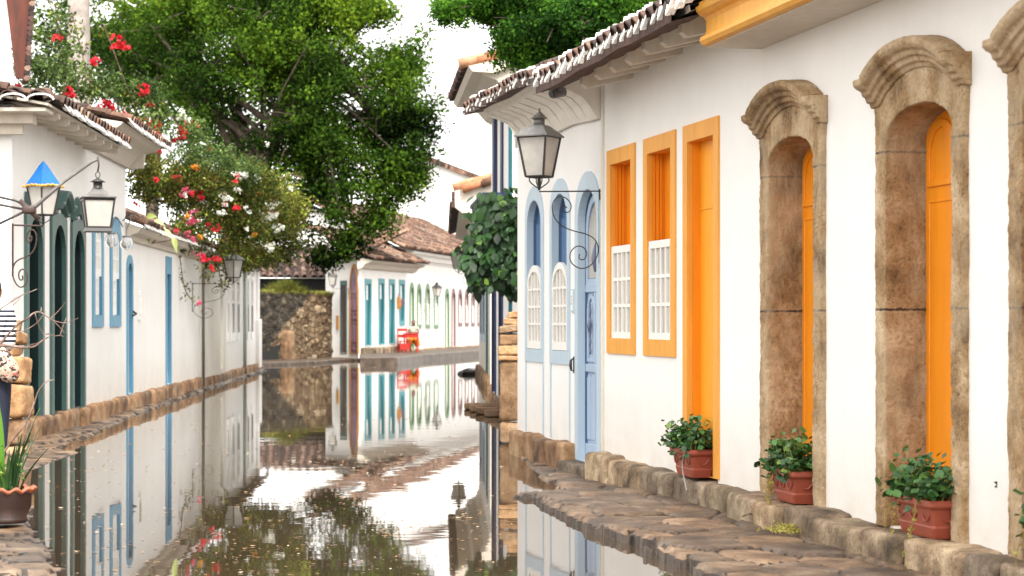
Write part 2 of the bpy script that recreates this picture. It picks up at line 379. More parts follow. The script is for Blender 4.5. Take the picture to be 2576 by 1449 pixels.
def rubblemat():
    m, n, l, b, o = mat_new('rubble_wall')
    vo = nz(n, l, 3.1, typ='voronoi', stretch=(1,1,1.5)); ed = nz(n, l, 3.1, typ='edge', stretch=(1,1,1.5))
    sp = n.new('ShaderNodeSeparateColor'); l.new(vo.outputs['Color'], sp.inputs[0])
    big = nz(n, l, .5, 3, .5)
    lo = ramp(n, l, sp.outputs[0], [(0,(.012,.009,.006)),(.5,(.036,.027,.018)),(1,(.10,.08,.055))])
    hi = ramp(n, l, sp.outputs[0], [(0,(.08,.045,.022)),(.5,(.18,.115,.06)),(1,(.31,.23,.14))])
    # bright pebble render on the lower right, dark weathered stones elsewhere
    tc = n.new('ShaderNodeTexCoord'); sx = n.new('ShaderNodeSeparateXYZ'); l.new(tc.outputs['Object'], sx.inputs[0])
    a = n.new('ShaderNodeMath'); a.operation = 'MULTIPLY_ADD'; l.new(sx.outputs['X'], a.inputs[0]); a.inputs[1].default_value = .55; a.inputs[2].default_value = .35
    a2 = n.new('ShaderNodeMath'); a2.operation = 'MULTIPLY_ADD'; l.new(sx.outputs['Z'], a2.inputs[0]); a2.inputs[1].default_value = -.9; l.new(a.outputs[0], a2.inputs[2])
    a3 = n.new('ShaderNodeMath'); a3.operation = 'ADD'; l.new(a2.outputs[0], a3.inputs[0]); l.new(big.outputs[0], a3.inputs[1])
    fr = ramp(n, l, a3.outputs[0], [(.55,0),(.75,1)])
    c = mix(n, l, fr.outputs[0], lo.outputs[0], hi.outputs[0])
    er = ramp(n, l, ed.outputs['Distance'], [(.03,(.35,.3,.26)),(.12,(1,1,1))]); c = mix(n, l, .8, c, er.outputs[0], 'MULTIPLY')
    st = nz(n, l, 1.4, 6, .7, stretch=(5,5,.5)); sr = ramp(n, l, st.outputs[0], [(.45,0),(.7,.65)]); c = mix(n, l, sr.outputs[0], c, (.05,.04,.025))
    mo = nz(n, l, 1.2, 5, .7); mr = ramp(n, l, mo.outputs[0], [(.6,0),(.75,.5)]); c = mix(n, l, mr.outputs[0], c, (.10,.11,.02))
    l.new(c, b.inputs['Base Color']); b.inputs['Roughness'].default_value = .9
    bump(n, l, b, er.outputs[0], .9, .06); return m
M['rubble'] = rubblemat()
def watermat():
    m, n, l, b, o = mat_new('flood_water')
    tc = n.new('ShaderNodeTexCoord')
    big = nz(n, l, .22, 4, .55, vec=tc.outputs['Object'], stretch=(1,.6,1))
    r = ramp(n, l, big.outputs[0], [(.3,(.035,.026,.016)),(.6,(.06,.042,.026)),(.8,(.10,.07,.045))]); l.new(r.outputs[0], b.inputs['Base Color'])
    b.inputs['IOR'].default_value = 1.72
    rr = ramp(n, l, big.outputs[0], [(.45,.012),(.75,.05)]); l.new(rr.outputs[0], b.inputs['Roughness'])
    w1 = nz(n, l, 1.6, 3, .5, vec=tc.outputs['Object'], stretch=(.6,1,1)); w2 = nz(n, l, 9, 2, .5, vec=tc.outputs['Object'], stretch=(.5,1,1))
    msk = nz(n, l, .12, 3, .5, vec=tc.outputs['Object'], stretch=(1,.5,1)); mk = ramp(n, l, msk.outputs[0], [(.42,.15),(.62,1)])
    mu = n.new('ShaderNodeMath'); mu.operation = 'MULTIPLY'; l.new(w2.outputs[0], mu.inputs[0]); l.new(mk.outputs[0], mu.inputs[1])
    ad = n.new('ShaderNodeMath'); ad.operation = 'MULTIPLY_ADD'; l.new(mu.outputs[0], ad.inputs[0]); ad.inputs[1].default_value = .12; l.new(w1.outputs[0], ad.inputs[2])
    bump(n, l, b, ad.outputs[0], .22, .0045); return m
M['water'] = watermat()
M['ground'] = stonemat('ground_earth', [(.10,.08,.05),(.16,.13,.09),(.22,.19,.14)], .5, .3, usetint=False)
# ---------------------------------------------------------------- street lines
class Line:
    """a house front: s runs to the right along the wall as seen from the street, y points into the house"""
    def __init__(q, O, xd):
        q.O = Vector((O[0], O[1], 0)); q.x = Vector((xd[0], xd[1], 0)).normalized(); q.y = Vector((-q.x.y, q.x.x, 0))
        q.rz = math.atan2(q.x.y, q.x.x)
    def S(q, px, y=0.0):
        a = (px-CX)/FPX; P = q.O+q.y*y
        return (a*P.y-P.x)/(q.x.x-a*q.x.y)
    def Y(q, s, y=0.0): return (q.O+q.x*s+q.y*y).y
    def Z(q, px, py, y=0.0): return CH-(py-HY)*q.Y(q.S(px,y),y)/FPX
    def at(q, s, y=0.0, z=0.0):
        p = q.O+q.x*s+q.y*y; return Vector((p.x,p.y,z))
    def sub(q, px): return Line(q.at(q.S(px)), q.x)
    def house(q, name, label, cat='house', group=None):
        return thing(name, label, cat, (q.O.x,q.O.y,0), q.rz, group)

def rect(x0, x1, z0, z1): return [(x0,z0),(x1,z0),(x1,z1),(x0,z1)]
def arch(x0, x1, z0, zs, zt, n=12, p=2.0):
    c = (x0+x1)/2; h = (x1-x0)/2; ol = [(x0,z0),(x1,z0)]
    for i in range(n+1):
        u = math.cos(math.pi*i/n); ol.append((c+h*u, zs+(zt-zs)*(max(0,1-abs(u)**p))**(1/p)))
    return ol
def jit(ol, a=.006, step=.12, seed=0):
    rr = random.Random(seed); out = []
    for i, p in enumerate(ol):
        q = ol[(i+1) % len(ol)]; d = math.hypot(q[0]-p[0], q[1]-p[1]); k = max(1, int(d/step))
        for j in range(k):
            t = j/k; x = p[0]+(q[0]-p[0])*t; z = p[1]+(q[1]-p[1])*t
            out.append((x+rr.uniform(-a,a), z+rr.uniform(-a,a)))
    return out

def wall(L, par, s0, s1, zt, holes, mat, depth=8.0, rev=.3, zb=-.4, top=None, y0=0.0, name='wall'):
    """front skin with openings, reveals and the solid body behind it"""
    mb = MB(); ol = [(s0,zb),(s1,zb)]+([(s1,zt),(s0,zt)] if top is None else list(top))
    flat = [ol]+[list(h) for h in holes]
    tr = tessellate_polygon([[Vector((p[0],p[1],0)) for p in l] for l in flat]); fl = [p for l in flat for p in l]
    mb.add([(p[0],y0,p[1]) for p in fl], tr)
    for l in flat:
        m = len(l); mb.add([(p[0],y0,p[1]) for p in l]+[(p[0],y0+rev,p[1]) for p in l], [(i,(i+1)%m,m+(i+1)%m,m+i) for i in range(m)])
    mb.prism(ol, y0+rev, y0+depth)
    return mb.build(name, mat, par)

def slab(name, par, mat, ol, y0, y1, bevel=0, **kw):
    mb = MB(); mb.prism(ol, y0, y1); return mb.build(name, mat, par, bevel=bevel, **kw)
def band(name, par, mat, a, b, y0, y1, bevel=0, **kw):
    mb = MB(); mb.ring(a, b, y0, y1); return mb.build(name, mat, par, bevel=bevel, **kw)
def grow(x0, x1, z0, z1, d): return (x0-d, x1+d, z0-d, z1+d)

def sash(par, x0, x1, z0, z1, cols, rows, y, arched=0, mat=None, bar=.022, rim=.05, th=.035, name='sash', pane=True, zb=None):
    mat = mat or M['sash']; mb = MB()
    zs = z1-arched
    if arched:
        a = arch(x0,x1,z0,zs,z1,10,2.0); b = arch(x0+rim,x1-rim,z0+rim*1.5,zs,z1-rim*1.3,10,2.0)
    else:
        a = rect(x0,x1,z0,z1); b = rect(x0+rim,x1-rim,z0+rim*1.5,z1-rim*1.2)
    mb.ring(a, b, y, y+th)
    ix0, ix1, iz0, iz1 = x0+rim, x1-rim, z0+rim*1.5, (z1-rim*1.2)
    def top_at(x):
        if not arched: return iz1
        c = (x0+x1)/2; h = (ix1-ix0)/2; return zs+(z1-rim*1.3-zs)*math.sqrt(max(0,1-((x-c)/h)**2))
    for k in range(1, cols):
        x = ix0+(ix1-ix0)*k/cols; mb.box(x-bar/2, x+bar/2, y+.004, y+th-.004, iz0-.004, top_at(x)+.004)
    hz = (zs if arched else iz1)
    for k in range(1, rows):
        z = iz0+(hz-iz0)*k/(rows-(0 if not arched else .0)); 
        mb.box(ix0-.004, ix1+.004, y+.007, y+th-.007, z-bar/2, z+bar/2)
    if arched: mb.box(ix0-.004, ix1+.004, y+.007, y+th-.007, zs-bar/2, zs+bar/2)
    o = mb.build(name, mat, par)
    if pane:
        p = MB(); ol = arch(x0+.02,x1-.02,z0+.02,zs,z1-.02,10) if arched else rect(x0+.02,x1-.02,z0+.02,z1-.02)
        p.prism(ol, y+th*.55, y+th*.55+.004); p.build('pane', M['pane'], par)
    return o
def planks(mb, x0, x1, y, z0, z1, n, g=.008, th=.03, top=None):
    for k in range(n):
        a = x0+(x1-x0)*k/n; b = x0+(x1-x0)*(k+1)/n
        mb.box(a+g/2, b-g/2, y, y+th, z0, z1 if top is None else top((a+b)/2))

# ---------------------------------------------------------------- clay tile roofs
def tiles(name, par, L0, s0, s1, ze, d, slope, length, mat, pitch=.24, y_dir=1, row=.36, pan=True, seed=1, jitr=.012, sag=None, **kw):
    """barrel tiles running up from the eave. ze: number or function of s; d: overhang (eave lies at y=-d)"""
    rr = random.Random(seed); mb = MB(); zf = ze if callable(ze) else (lambda s: ze)
    n = max(1, int(round((s1-s0)/pitch))); pt = (s1-s0)/n; rows = max(1, int(length/row)); cs, sn = math.cos(slope), math.sin(slope)
    for i in range(n):
        s = s0+pt*(i+.5); z0 = zf(s)
        for k in range(rows):
            a = k*row-.03*(k > 0); b = (k+1)*row+.06
            lift = .0; tn = min(1, max(0, rr.gauss(.5,.2)))
            ra, rb = pt*.34, pt*.27; j1 = rr.uniform(-jitr,jitr); j2 = rr.uniform(-jitr,jitr)*1.2; oz = rr.uniform(0,jitr)
            v = []
            for (t, r, up) in ((a, ra, .035), (b, rb, .012)):
                y = -d+t*cs; z = z0+t*sn
                for q in range(7):
                    an = math.pi*q/6
                    v.append((s+j1+r*math.cos(an), y-sn*(r*math.sin(an)), z+up+oz+cs*r*math.sin(an)*1.0))
            vi = [(x, yy+.0, zz-.016) for x, yy, zz in v]
            fs = [(q,q+1,8+q,7+q) for q in range(6)]
            mb.add(v, fs, tn, True)
            mb.add(v[:7]+[( (x-s-j1)*.84+s+j1, yy, zz-.014) for x,yy,zz in v[:7]], [(q,q+1,8+q,7+q) for q in range(6)], tn)
        if pan:
            sp = s0+pt*i
            tn = min(1, max(0, rr.gauss(.4,.2))); z0 = zf(sp)
            for k in range(rows):
                a = k*row; b = (k+1)*row+.05; v = []
                for (t, up) in ((a,.0),(b,.018)):
                    for q in range(5):
                        an = math.pi*q/4; v.append((sp+pt*.36*math.cos(an), -d+.015+t*cs, z0+t*sn+.055-up-.05*math.sin(an)))
                mb.add(v, [(q,q+1,6+q,5+q) for q in range(4)], tn, True)
    v = []                                               # bedding sheet below the tiles
    m = max(2, int((s1-s0)/.4)); 
    for i in range(m+1):
        s = s0+(s1-s0)*i/m
        for t in (0.06, rows*row): v.append((s, -d+t*cs, zf(s)+t*sn-.005))
    mb.add(v, [(2*i,2*i+1,2*i+3,2*i+2) for i in range(m)], .2)
    return mb.build(name, mat, par, merge=False, **kw)

def teeth(par, s0, s1, ze, d, pitch, h=.13, wd=.07, seed=3, name='limewashed_tile_ends'):
    """lime-caked ends of the under-tiles along the eave: pointed troughs tipped slightly down"""
    rr = random.Random(seed); mb = MB(); n = max(1, int(round((s1-s0)/pitch))); pt = (s1-s0)/n
    zf = ze if callable(ze) else (lambda s: ze)
    for i in range(n):
        s = s0+pt*(i+.5)+rr.uniform(-.01,.01); z = zf(s)+rr.uniform(-.012,.012); hh = h*rr.uniform(.8,1.12); ww = wd*rr.uniform(.85,1.1)
        l = rr.uniform(.02,.035); pr = rr.uniform(-.008,.012); v = []
        for (y, k) in ((-d-pr-l, 1.0), (-d+.035, .9)):
            for q in range(7):
                u = -1+2*q/6; v.append((s+ww*k*u, y+abs(u)*.055, z+hh*(abs(u)**1.25)+ (0 if k == 1 else .012)))
            for q in range(7):
                u = 1-2*q/6; v.append((s+ww*k*u*.78, y+abs(u)*.055, z+.022+hh*(abs(u)**1.25)*.98+(0 if k == 1 else .012)))
        m = 14
        mb.add(v, [(q,(q+1)%m,m+(q+1)%m,m+q) for q in range(m)]+[(q,q+1,m-2-q,m-1-q) for q in range(6)], rr.uniform(.45,1), False)
    return mb.build(name, M['lime'], par, merge=False)

def plinth(par, s0, s1, dout, din, z0, z1, mean, mat, seed=1, n=6, amp=.012, r=.05, name='plinth', slope=0):
    rr = random.Random(seed); mb = MB(); s = s0
    while s < s1-.05:
        l = min(mean*rr.uniform(.6,1.45), s1-s)
        if s1-(s+l) < .25: l = s1-s
        top = z1+rr.uniform(-.02,.012); do = dout+rr.uniform(-.025,.025)
        mb.rbox((s+l/2, (din-do)/2, (z0+top)/2), (l/2-.004, (din+do)/2, (top-z0)/2), r, n, amp, 3.5, rr.uniform(.25,1), rr.uniform(0,50))
        s += l
    return mb.build(name, mat, par, merge=True)

def gauss_leaves(centers, n_per, rad, size, rng, tint_c, tint_j=.12, flat=.0, aspect=.55, droop=0.0, shape='quad'):
    """leaf-sized faces scattered round cluster centres; returns verts, quads, tints"""
    N = len(centers)*n_per
    c = np.repeat(centers, n_per, axis=0); rd = np.repeat(rad, n_per) if hasattr(rad, '__len__') else np.full(N, rad)
    u = rng.normal(size=(N,3)); u /= np.linalg.norm(u, axis=1)[:,None]
    p = c+u*(rd*rng.random(N)**.45)[:,None]*np.array([1,1,1-flat])
    d1 = rng.normal(size=(N,3)); d1[:,2] -= droop; d1 /= np.linalg.norm(d1, axis=1)[:,None]
    up = u*.7+rng.normal(size=(N,3))*.6+np.array([0,0,.5])
    d2 = np.cross(d1, up); d2 /= (np.linalg.norm(d2, axis=1)[:,None]+1e-9)
    sz = size*rng.uniform(.6,1.25,N); nrm = np.cross(d1, d2)
    a = p-d1*(sz*.5)[:,None]; b = p+d2*(sz*.5*aspect)[:,None]+nrm*(sz*.06)[:,None]; e = p+d1*(sz*.5)[:,None]; f = p-d2*(sz*.5*aspect)[:,None]+nrm*(sz*.06)[:,None]
    v = np.stack([a,b,e,f],1).reshape(-1,3); q = np.arange(N*4).reshape(-1,4)
    t = np.clip(np.repeat(tint_c, n_per)+rng.normal(size=N)*tint_j, 0, 1)
    return v, q, t
def blob_centers(ells, n, rng, shell=.55, gap=None):
    """points inside a union of ellipsoids (cx,cy,cz,rx,ry,rz), biased to the outside, with holes cut by noise"""
    vol = np.array([e[3]*e[4]*e[5] for e in ells])**.8; vol = vol/vol.sum(); out = []; tt = []
    while len(out) < n:
        e = ells[rng.choice(len(ells), p=vol)]
        u = rng.normal(size=3); u /= np.linalg.norm(u); r = rng.random()**(1-shell) if shell < 1 else 1
        p = np.array(e[:3])+u*r*np.array(e[3:6])*(1+.16*noise.noise(Vector(u*2.3)+Vector(e[:3])))
        if gap and noise.noise(Vector(p*gap[0])) < gap[1]: continue
        inside = sum(1 for g in ells if g is not e and (((p-np.array(g[:3]))/np.array(g[3:6]))**2).sum() < .55)
        if inside and rng.random() < .6: continue
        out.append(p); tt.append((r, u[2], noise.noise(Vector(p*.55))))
    return np.array(out), np.array(tt)

def spiral(cx, cz, r0, r1, a0, turns, n=26):
    return [(cx+(r0+(r1-r0)*i/n)*math.cos(a0+turns*2*math.pi*i/n), cz+(r0+(r1-r0)*i/n)*math.sin(a0+turns*2*math.pi*i/n)) for i in range(n+1)]
def smooth(pts, it=2):
    for _ in range(it):
        q = [pts[0]]
        for a, b in zip(pts[:-1], pts[1:]):
            q += [tuple(a[k]*.75+b[k]*.25 for k in range(len(a))), tuple(a[k]*.25+b[k]*.75 for k in range(len(a)))]
        q.append(pts[-1]); pts = q
    return pts

def square_frustum(mb, r0, z0, r1, z1, rot, cx=0, cy=0):
    mb.lathe([(r0,z0),(r1,z1)], (cx,cy,0), 4, .5, False, rot)
def lantern_body(par, cx, z, sc=1.0, rot=R(45), capmat=None, ironmat=None, capstyle='tin'):
    """street lantern standing on its stem at height z: stem, tapered glass box, hipped roof with chimney"""
    im = ironmat or M['iron']; cm = capmat or M['tin']
    rb, rt, re = .135*sc, .215*sc, .255*sc; zb, zt = z+.10*sc, z+.48*sc
    g = MB(); g.lathe([(rb*.93,zb+.012),(rt*.93,zt)], (cx,0,0), 4, .5, False, rot); g.build('glass', M['glass'], par)
    f = MB()
    for k in range(4):
        a = rot+k*math.pi/2; c, s = math.cos(a), math.sin(a)
        f.tube([(cx+rb*c,rb*s,zb),(cx+rt*c,rt*s,zt+.005)], .0115*sc, 4)
        a2 = a+math.pi/2; c2, s2 = math.cos(a2), math.sin(a2)
        f.tube([(cx+rb*c,rb*s,zb),(cx+rb*c2,rb*s2,zb)], .010*sc, 4); f.tube([(cx+rt*c,rt*s,zt),(cx+rt*c2,rt*s2,zt)], .010*sc, 4)
        f.tube(smooth([(cx+rb*.7*c,rb*.7*s,zb),(cx+rb*.75*c,rb*.75*s,zb-.05*sc),(cx+.02*c,.02*s,zb-.105*sc)]), .006*sc, 4)
    f.lathe([(.012*sc,z-.03*sc),(.02*sc,z),(.017*sc,zb-.02*sc),(.03*sc,zb+.01*sc)], (cx,0,0), 8)
    f.build('frame', im, par)
    r = MB()
    if capstyle == 'blue':
        r.lathe([(re*.97,zt),(re*.9,zt+.015*sc),(re*.55,zt+.14*sc),(re*.22,zt+.27*sc),(.004,zt+.33*sc)], (cx,0,0), 4, .5, False, rot)
        r.build('roof', cm, par)
        t = MB()
        for k in range(4):
            a = rot+k*math.pi/2; a2 = a+math.pi/2; P = []
            for i in range(13):
                u = i/12; rx = re*(math.cos(a)*(1-u)+math.cos(a2)*u); ry = re*(math.sin(a)*(1-u)+math.sin(a2)*u)
                P.append((cx+rx*1.03, ry*1.03, zt-.012*sc+.02*sc*math.sin(u*math.pi)+.008*sc*math.sin(u*math.pi*9)))
            t.tube(P, .016*sc, 5)
        t.build('scalloped_trim', M['gold'], par)
    else:
        r.lathe([(re,zt),(re,zt+.012*sc),(re*.42,zt+.11*sc),(re*.30,zt+.118*sc)], (cx,0,0), 4, .5, False, rot); r.build('roof', cm, par)
        c = MB(); zz = zt+.115*sc
        c.lathe([(.055*sc,zz),(.055*sc,zz+.065*sc)], (cx,0,0), 12); c.lathe([(.082*sc,zz+.062*sc),(.008*sc,zz+.135*sc),(.014*sc,zz+.145*sc),(.012*sc,zz+.16*sc),(.001,zz+.168*sc)], (cx,0,0), 12)
        c.build('chimney', cm, par)
def bracket_lantern(label, L, s, zarm, out, sc=1.0, group='wall lanterns along the street', y=0.0, rot=R(6), scroll=True, thin=.007, cap='tin', flip=1, drop=.62):
    """lantern on a wrought iron wall bracket; local x points away from the wall"""
    p = L.at(s, y); ang = math.atan2(-L.y.y, -L.y.x)
    t = thing('street_lantern', label, 'street lamp', (p.x,p.y,0), ang, group)
    lantern_body(t, out, zarm+.03, sc, rot, M['bluecap'] if cap == 'blue' else (M['iron'] if cap == 'iron' else None), capstyle=cap)
    b = MB(); b.tube([(.012,0,zarm+.02),(.012,0,zarm-drop)], thin*1.2, 5)
    b.tube([(.0,0,zarm),(out,0,zarm-.012)], thin, 5)
    if scroll:
        k = out/.61
        pts = [(o*k,0,zarm+z) for o, z in [(.335,-.165),(.39,-.12),(.385,-.20),(.31,-.215),(.285,-.14),(.335,-.07),(.42,-.05),(.485,-.12),(.475,-.24),(.40,-.34),(.27,-.39),(.12,-.42),(.03,-.49),(.02,-.62),(.10,-.73),(.20,-.76),(.30,-.70),(.31,-.60),(.245,-.53),(.17,-.54),(.13,-.60),(.16,-.67),(.22,-.66),(.21,-.61)]]
        if drop < .62: pts = [(a,b_,zarm+(c-zarm)*drop/.74) for a,b_,c in pts]
        b.tube(smooth(pts,2), thin*.8, 5)
    b.build('bracket', M['iron'] if cap != 'blue' else M['rust'], t)
    return t

def rough(o, vox, st, sc=.07, depth=3):
    """weathered stone: even remesh, then displacement along the normals"""
    m = o.modifiers.new('remesh', 'REMESH'); m.mode = 'VOXEL'; m.voxel_size = vox; m.use_smooth_shade = True
    for k, (a, b) in enumerate(((st, sc), (st*.6, sc*.3))):
        t = bpy.data.textures.new('wear', 'CLOUDS'); t.noise_scale = b; t.noise_depth = depth
        d = o.modifiers.new('wear', 'DISPLACE'); d.texture = t; d.strength = a*2; d.mid_level = .5; d.texture_coords = 'LOCAL'
    return o
# ================================================================ SETTING
mb = MB(); mb.quad((-2950,-55,-.45),(2950,-55,-.45),(2950,4990,-.45),(-2950,4990,-.45)); mb.build('ground', M['ground'], kind='structure')
mb = MB(); mb.quad((-40,-20,0),(40,-20,0),(40,135,0),(-40,135,0)); mb.build('water', M['water'], kind='structure')

LR = Line((.0642, 23.84), (.2035, -.979))                # right-hand houses; s runs towards the viewer
LL = Line((-6.048, 25.0), (-.0458, 1.0))                 # left-hand houses; s runs away from the viewer

def voronoi_field(X, Y, seeds, st):
    d1 = np.full(X.shape, 9e9); d2 = d1.copy(); idx = np.zeros(X.shape, int)
    for i, (a, b) in enumerate(seeds):
        d = np.hypot((X-a)*st[0], (Y-b)*st[1]); m = d < d1
        d2 = np.where(m, d1, np.minimum(d2, d)); idx = np.where(m, i, idx); d1 = np.where(m, d, d1)
    return d2-d1, idx
def pavement(name, L, s0, s1, wfun, zfun, mat, cell=(.55,.34), res=.03, seed=5, skew=.0, edge_z=-.35, hi=.03, kind='structure', yin=0.0):
    """flagstones laid in the frame of a street line: y from 0 (wall) out to wfun(s), ragged outer edge"""
    rng = np.random.default_rng(seed); wm = max(wfun(s0), wfun(s1), wfun((s0+s1)/2))+.25
    ns, nw = int((s1-s0)/res), int((wm+yin)/res)
    s = np.linspace(s0, s1, ns); d = np.linspace(-yin, wm, nw); S, D = np.meshgrid(s, d, indexing='ij')
    seeds = [(a+rng.uniform(-.5,.5)*cell[0]*.8, b+rng.uniform(-.5,.5)*cell[1]*.8) for a in np.arange(s0-.3, s1+.5, cell[0]) for b in np.arange(-yin-.2, wm+.4, cell[1])]
    warp = np.array([[noise.noise(Vector((a*3, b*3, seed)))*.07 for b in d] for a in s[::2]]); warp = np.repeat(warp, 2, axis=0)[:ns]
    if warp.shape[0] < ns: warp = np.vstack([warp, warp[-1:]])
    gap, idx = voronoi_field(S+warp, D+warp*.7, seeds, (1/cell[0]*cell[1], 1.0))
    sz = rng.uniform(-.5,.5,len(seeds))*hi; tl = rng.normal(size=(len(seeds),2))*.012
    inside = np.array([b < wfun(a) for a, b in seeds])
    sa = np.array(seeds); zb = np.array([zfun(a, b) for a, b in seeds])
    Z = zb[idx]+sz[idx]+tl[idx,0]*(S-sa[idx,0])+tl[idx,1]*(D-sa[idx,1])
    groove = np.clip(gap/.03, 0, 1); Z = Z-(1-groove**.5)*.03
    fine = np.array([[noise.noise(Vector((a*13, b*13, seed+3))) for b in d[::2]] for a in s[::2]])
    fine = np.repeat(np.repeat(fine, 2, 0), 2, 1)[:ns,:nw]
    if fine.shape != Z.shape: fine = np.pad(fine, ((0,ns-fine.shape[0]),(0,nw-fine.shape[1])), mode='edge')
    Z = Z+fine*.006
    off = rng.uniform(-.07,.06,len(seeds)); wv = np.array([wfun(a) for a in s])[:,None]
    ok = D < wv+off[idx]+fine*.05; chip = D > wv+off[idx]+fine*.05-.05-.04*fine
    Z = np.where(chip, Z-.022-.02*np.abs(fine), Z); Z = np.where(ok, Z, edge_z)
    P = np.stack([L.O.x+S*L.x.x-D*L.y.x, L.O.y+S*L.x.y-D*L.y.y, Z], -1).reshape(-1,3)
    i = np.arange(ns-1)[:,None]*nw+np.arange(nw-1)[None]; q = np.stack([i, i+nw, i+nw+1, i+1], -1).reshape(-1,4)
    tn = np.where(groove < .55, 0.0, rng.uniform(.12,1,len(seeds))[idx]); cl_ = ok[:-1,:-1]&ok[1:,:-1]&ok[:-1,1:]&ok[1:,1:]; tn = np.where(cl_, tn[:-1,:-1], .03).ravel()
    return np_mesh(name, P, q, tn, mat, kind=kind)

# right-hand pavement: 1.3 m wide; sinks under the water beyond the pale blue house door
def wr(s):
    Yv = LR.Y(s)
    return np.interp(Yv, [8,12.2,13.9,14.5,15.9,18.2,18.5,20,21.7,23.4,24], [1.5,1.36,1.28,1.30,1.28,1.22,.75,.55,.40,.1,-.1])
def zr(s, d):
    Yv = LR.Y(s); return float(np.interp(Yv, [8,14,17.5,18.6,19.5,24], [.125,.10,.078,.05,.022,.012]))-.02*max(0,d-.5)
pavement('pavement', LR, LR.S(1290), LR.S(1290)+16.5, wr, zr, M['flag'], cell=(.62,.36), seed=11, hi=.022, res=.025)
# left-hand pavement: narrow wet ledge
def wl(s): return float(np.interp(s, [-8,-1,0,4,9,16,40], [1.1,.95,.62,.48,.36,.26,.2]))
def zl(s, d): return .05-.05*d
pavement('pavement', LL, -8.0, 39.5, wl, zl, M['flag'], cell=(.7,.35), seed=21, res=.06, hi=.03)
# near-left stone platform (its ragged edge runs from lower centre-left away to the left)
LP = Line((-1.93, 9.0), (-.252, .968))
pavement('stone_platform', LP, -1.5, 6.45, lambda s: .02, lambda s,d: .20, M['flag'], cell=(.34,.42), seed=31, yin=3.2, hi=.035)
# ================================================================ RIGHT-HAND HOUSES
def interp_s(pts):
    xs = [p[0] for p in pts]; zs = [p[1] for p in pts]
    def f(s):
        k = 0
        if s <= xs[0]: k = 0
        else:
            while k < len(xs)-2 and s > xs[k+1]: k += 1
        return zs[k]+(zs[k+1]-zs[k])*(s-xs[k])/(xs[k+1]-xs[k])
    return f
def rafters(par, s_list, dout, zf, mat, wd=.075, h=.11, yin=.1, rise=.16, name='rafter', shape=None):
    for s in s_list:
        mb = MB(); z = zf(s)
        sh = shape or [(yin, rise), (-dout, .02), (-dout, -h*.75), (-dout+.05, -h), (yin, rise-h*1.15)]
        mb.prism([(a, z+b) for a, b in sh], s-wd/2, s+wd/2, axis='x'); mb.build(name, mat, par, bevel=.004)
def cast_portal(par, L, a, b, zs=2.66, zt=2.83, seed=1, zsill=.27):
    """carved stone door surround with hood mould; a, b outer edges"""
    jw = .175; i0, i1 = a+jw, b-jw; c = (a+b)/2; hw = (b-a)/2+.04
    def hz(x): 
        u = abs((x-c)/(hw-.13)); return 2.86+(.17*(1-u**2.3) if u < 1 else 0)
    rr = random.Random(seed); j = lambda k=.006: rr.uniform(-k,k)
    ol = [(a+j(),zsill-.02)]+[(a+j(),z) for z in np.arange(.5,2.8,.17)]
    ol += [(a-.02,2.86)]+[(x,hz(x)+.04) for x in np.linspace(a+.04,b-.04,16)]+[(b+.02,2.86)]
    ol += [(b+j(),z) for z in np.arange(2.7,.4,-.17)]+[(b,zsill-.02),(i1,zsill-.02)]
    ol += [(i1+j(.004),z) for z in np.arange(.45,2.6,.17)]
    n = 14; ol += [(c+(i1-i0)/2*math.cos(math.pi*k/n), zs+(zt-zs)*math.sin(math.pi*k/n)) for k in range(n+1)]
    ol += [(i0+j(.004),z) for z in np.arange(2.55,.4,-.17)]+[(i0,zsill-.02)]
    mb = MB(); mb.prism([(float(p[0]),float(p[1])) for p in ol], -.035, .30, tint=.75)
    fr = mb.build('stone_surround', M['portal'], par); rough(fr, .016, .009, .09)
    # hood mould: stepped profile swept along an arch with level ends
    xs = [c-hw+2*hw*k/36 for k in range(37)]; path = []
    for k, x in enumerate(xs):
        z = hz(x); sl = (hz(min(x+.01,xs[-1]))-hz(max(x-.01,xs[0])))/.02
        nrm = Vector((-sl,0,1)).normalized(); k2 = 1/max(.55, nrm.z)
        path.append(((x,-.03,z), (0,-1,0), (nrm.x*.6,0,1)))
    prof = [(-.03,.0),(.02,.012),(.026,.036),(.05,.044),(.055,.074),(.078,.082),(.085,.112),(.115,.124),(.135,.145),(.137,.18),(.12,.188),(-.03,.196)]
    h = MB(); h.sweep(path, prof, .55, False); rough(h.build('hood_mould', M['portal'], fr), .0075, .003, .05)
    # door leaf set back in the reveal
    d = slab('door', par, M['yellow_dark'], arch(i0-.02,i1+.02,zsill-.02,zs-.01,zt+.01,12), .235, .285)
    p = MB(); p.ring(arch(c+.03,i1-.03,2.36,zs-.06,zt-.06,8), arch(c+.075,i1-.075,2.405,zs-.11,zt-.11,8), .222, .24)
    p.ring(arch(i0+.03,c-.03,2.36,zs-.06,zt-.06,8), arch(i0+.075,c-.075,2.405,zs-.11,zt-.11,8), .222, .24)
    for x0, x1 in ((i0+.04,c-.03),(c+.03,i1-.04)):
        for z0, z1 in ((.40,2.28),):
            p.ring(rect(x0,x1,z0,z1), rect(x0+.02,x1-.02,z0+.02,z1-.02), .229, .24)
    p.box(c-.022,c+.022,.220,.236,zsill,2.7); p.build('raised_panel', M['yellow_dark'], d, bevel=.004)
    hmb = MB()
    for z in (1.25, 1.33, 2.0):
        for x in (c+.10, c+.16, i0+.2): hmb.lathe([(.011,0),(.009,.008),(.001,.012)], (x,.2,z), 6)
    return (i0, i1)

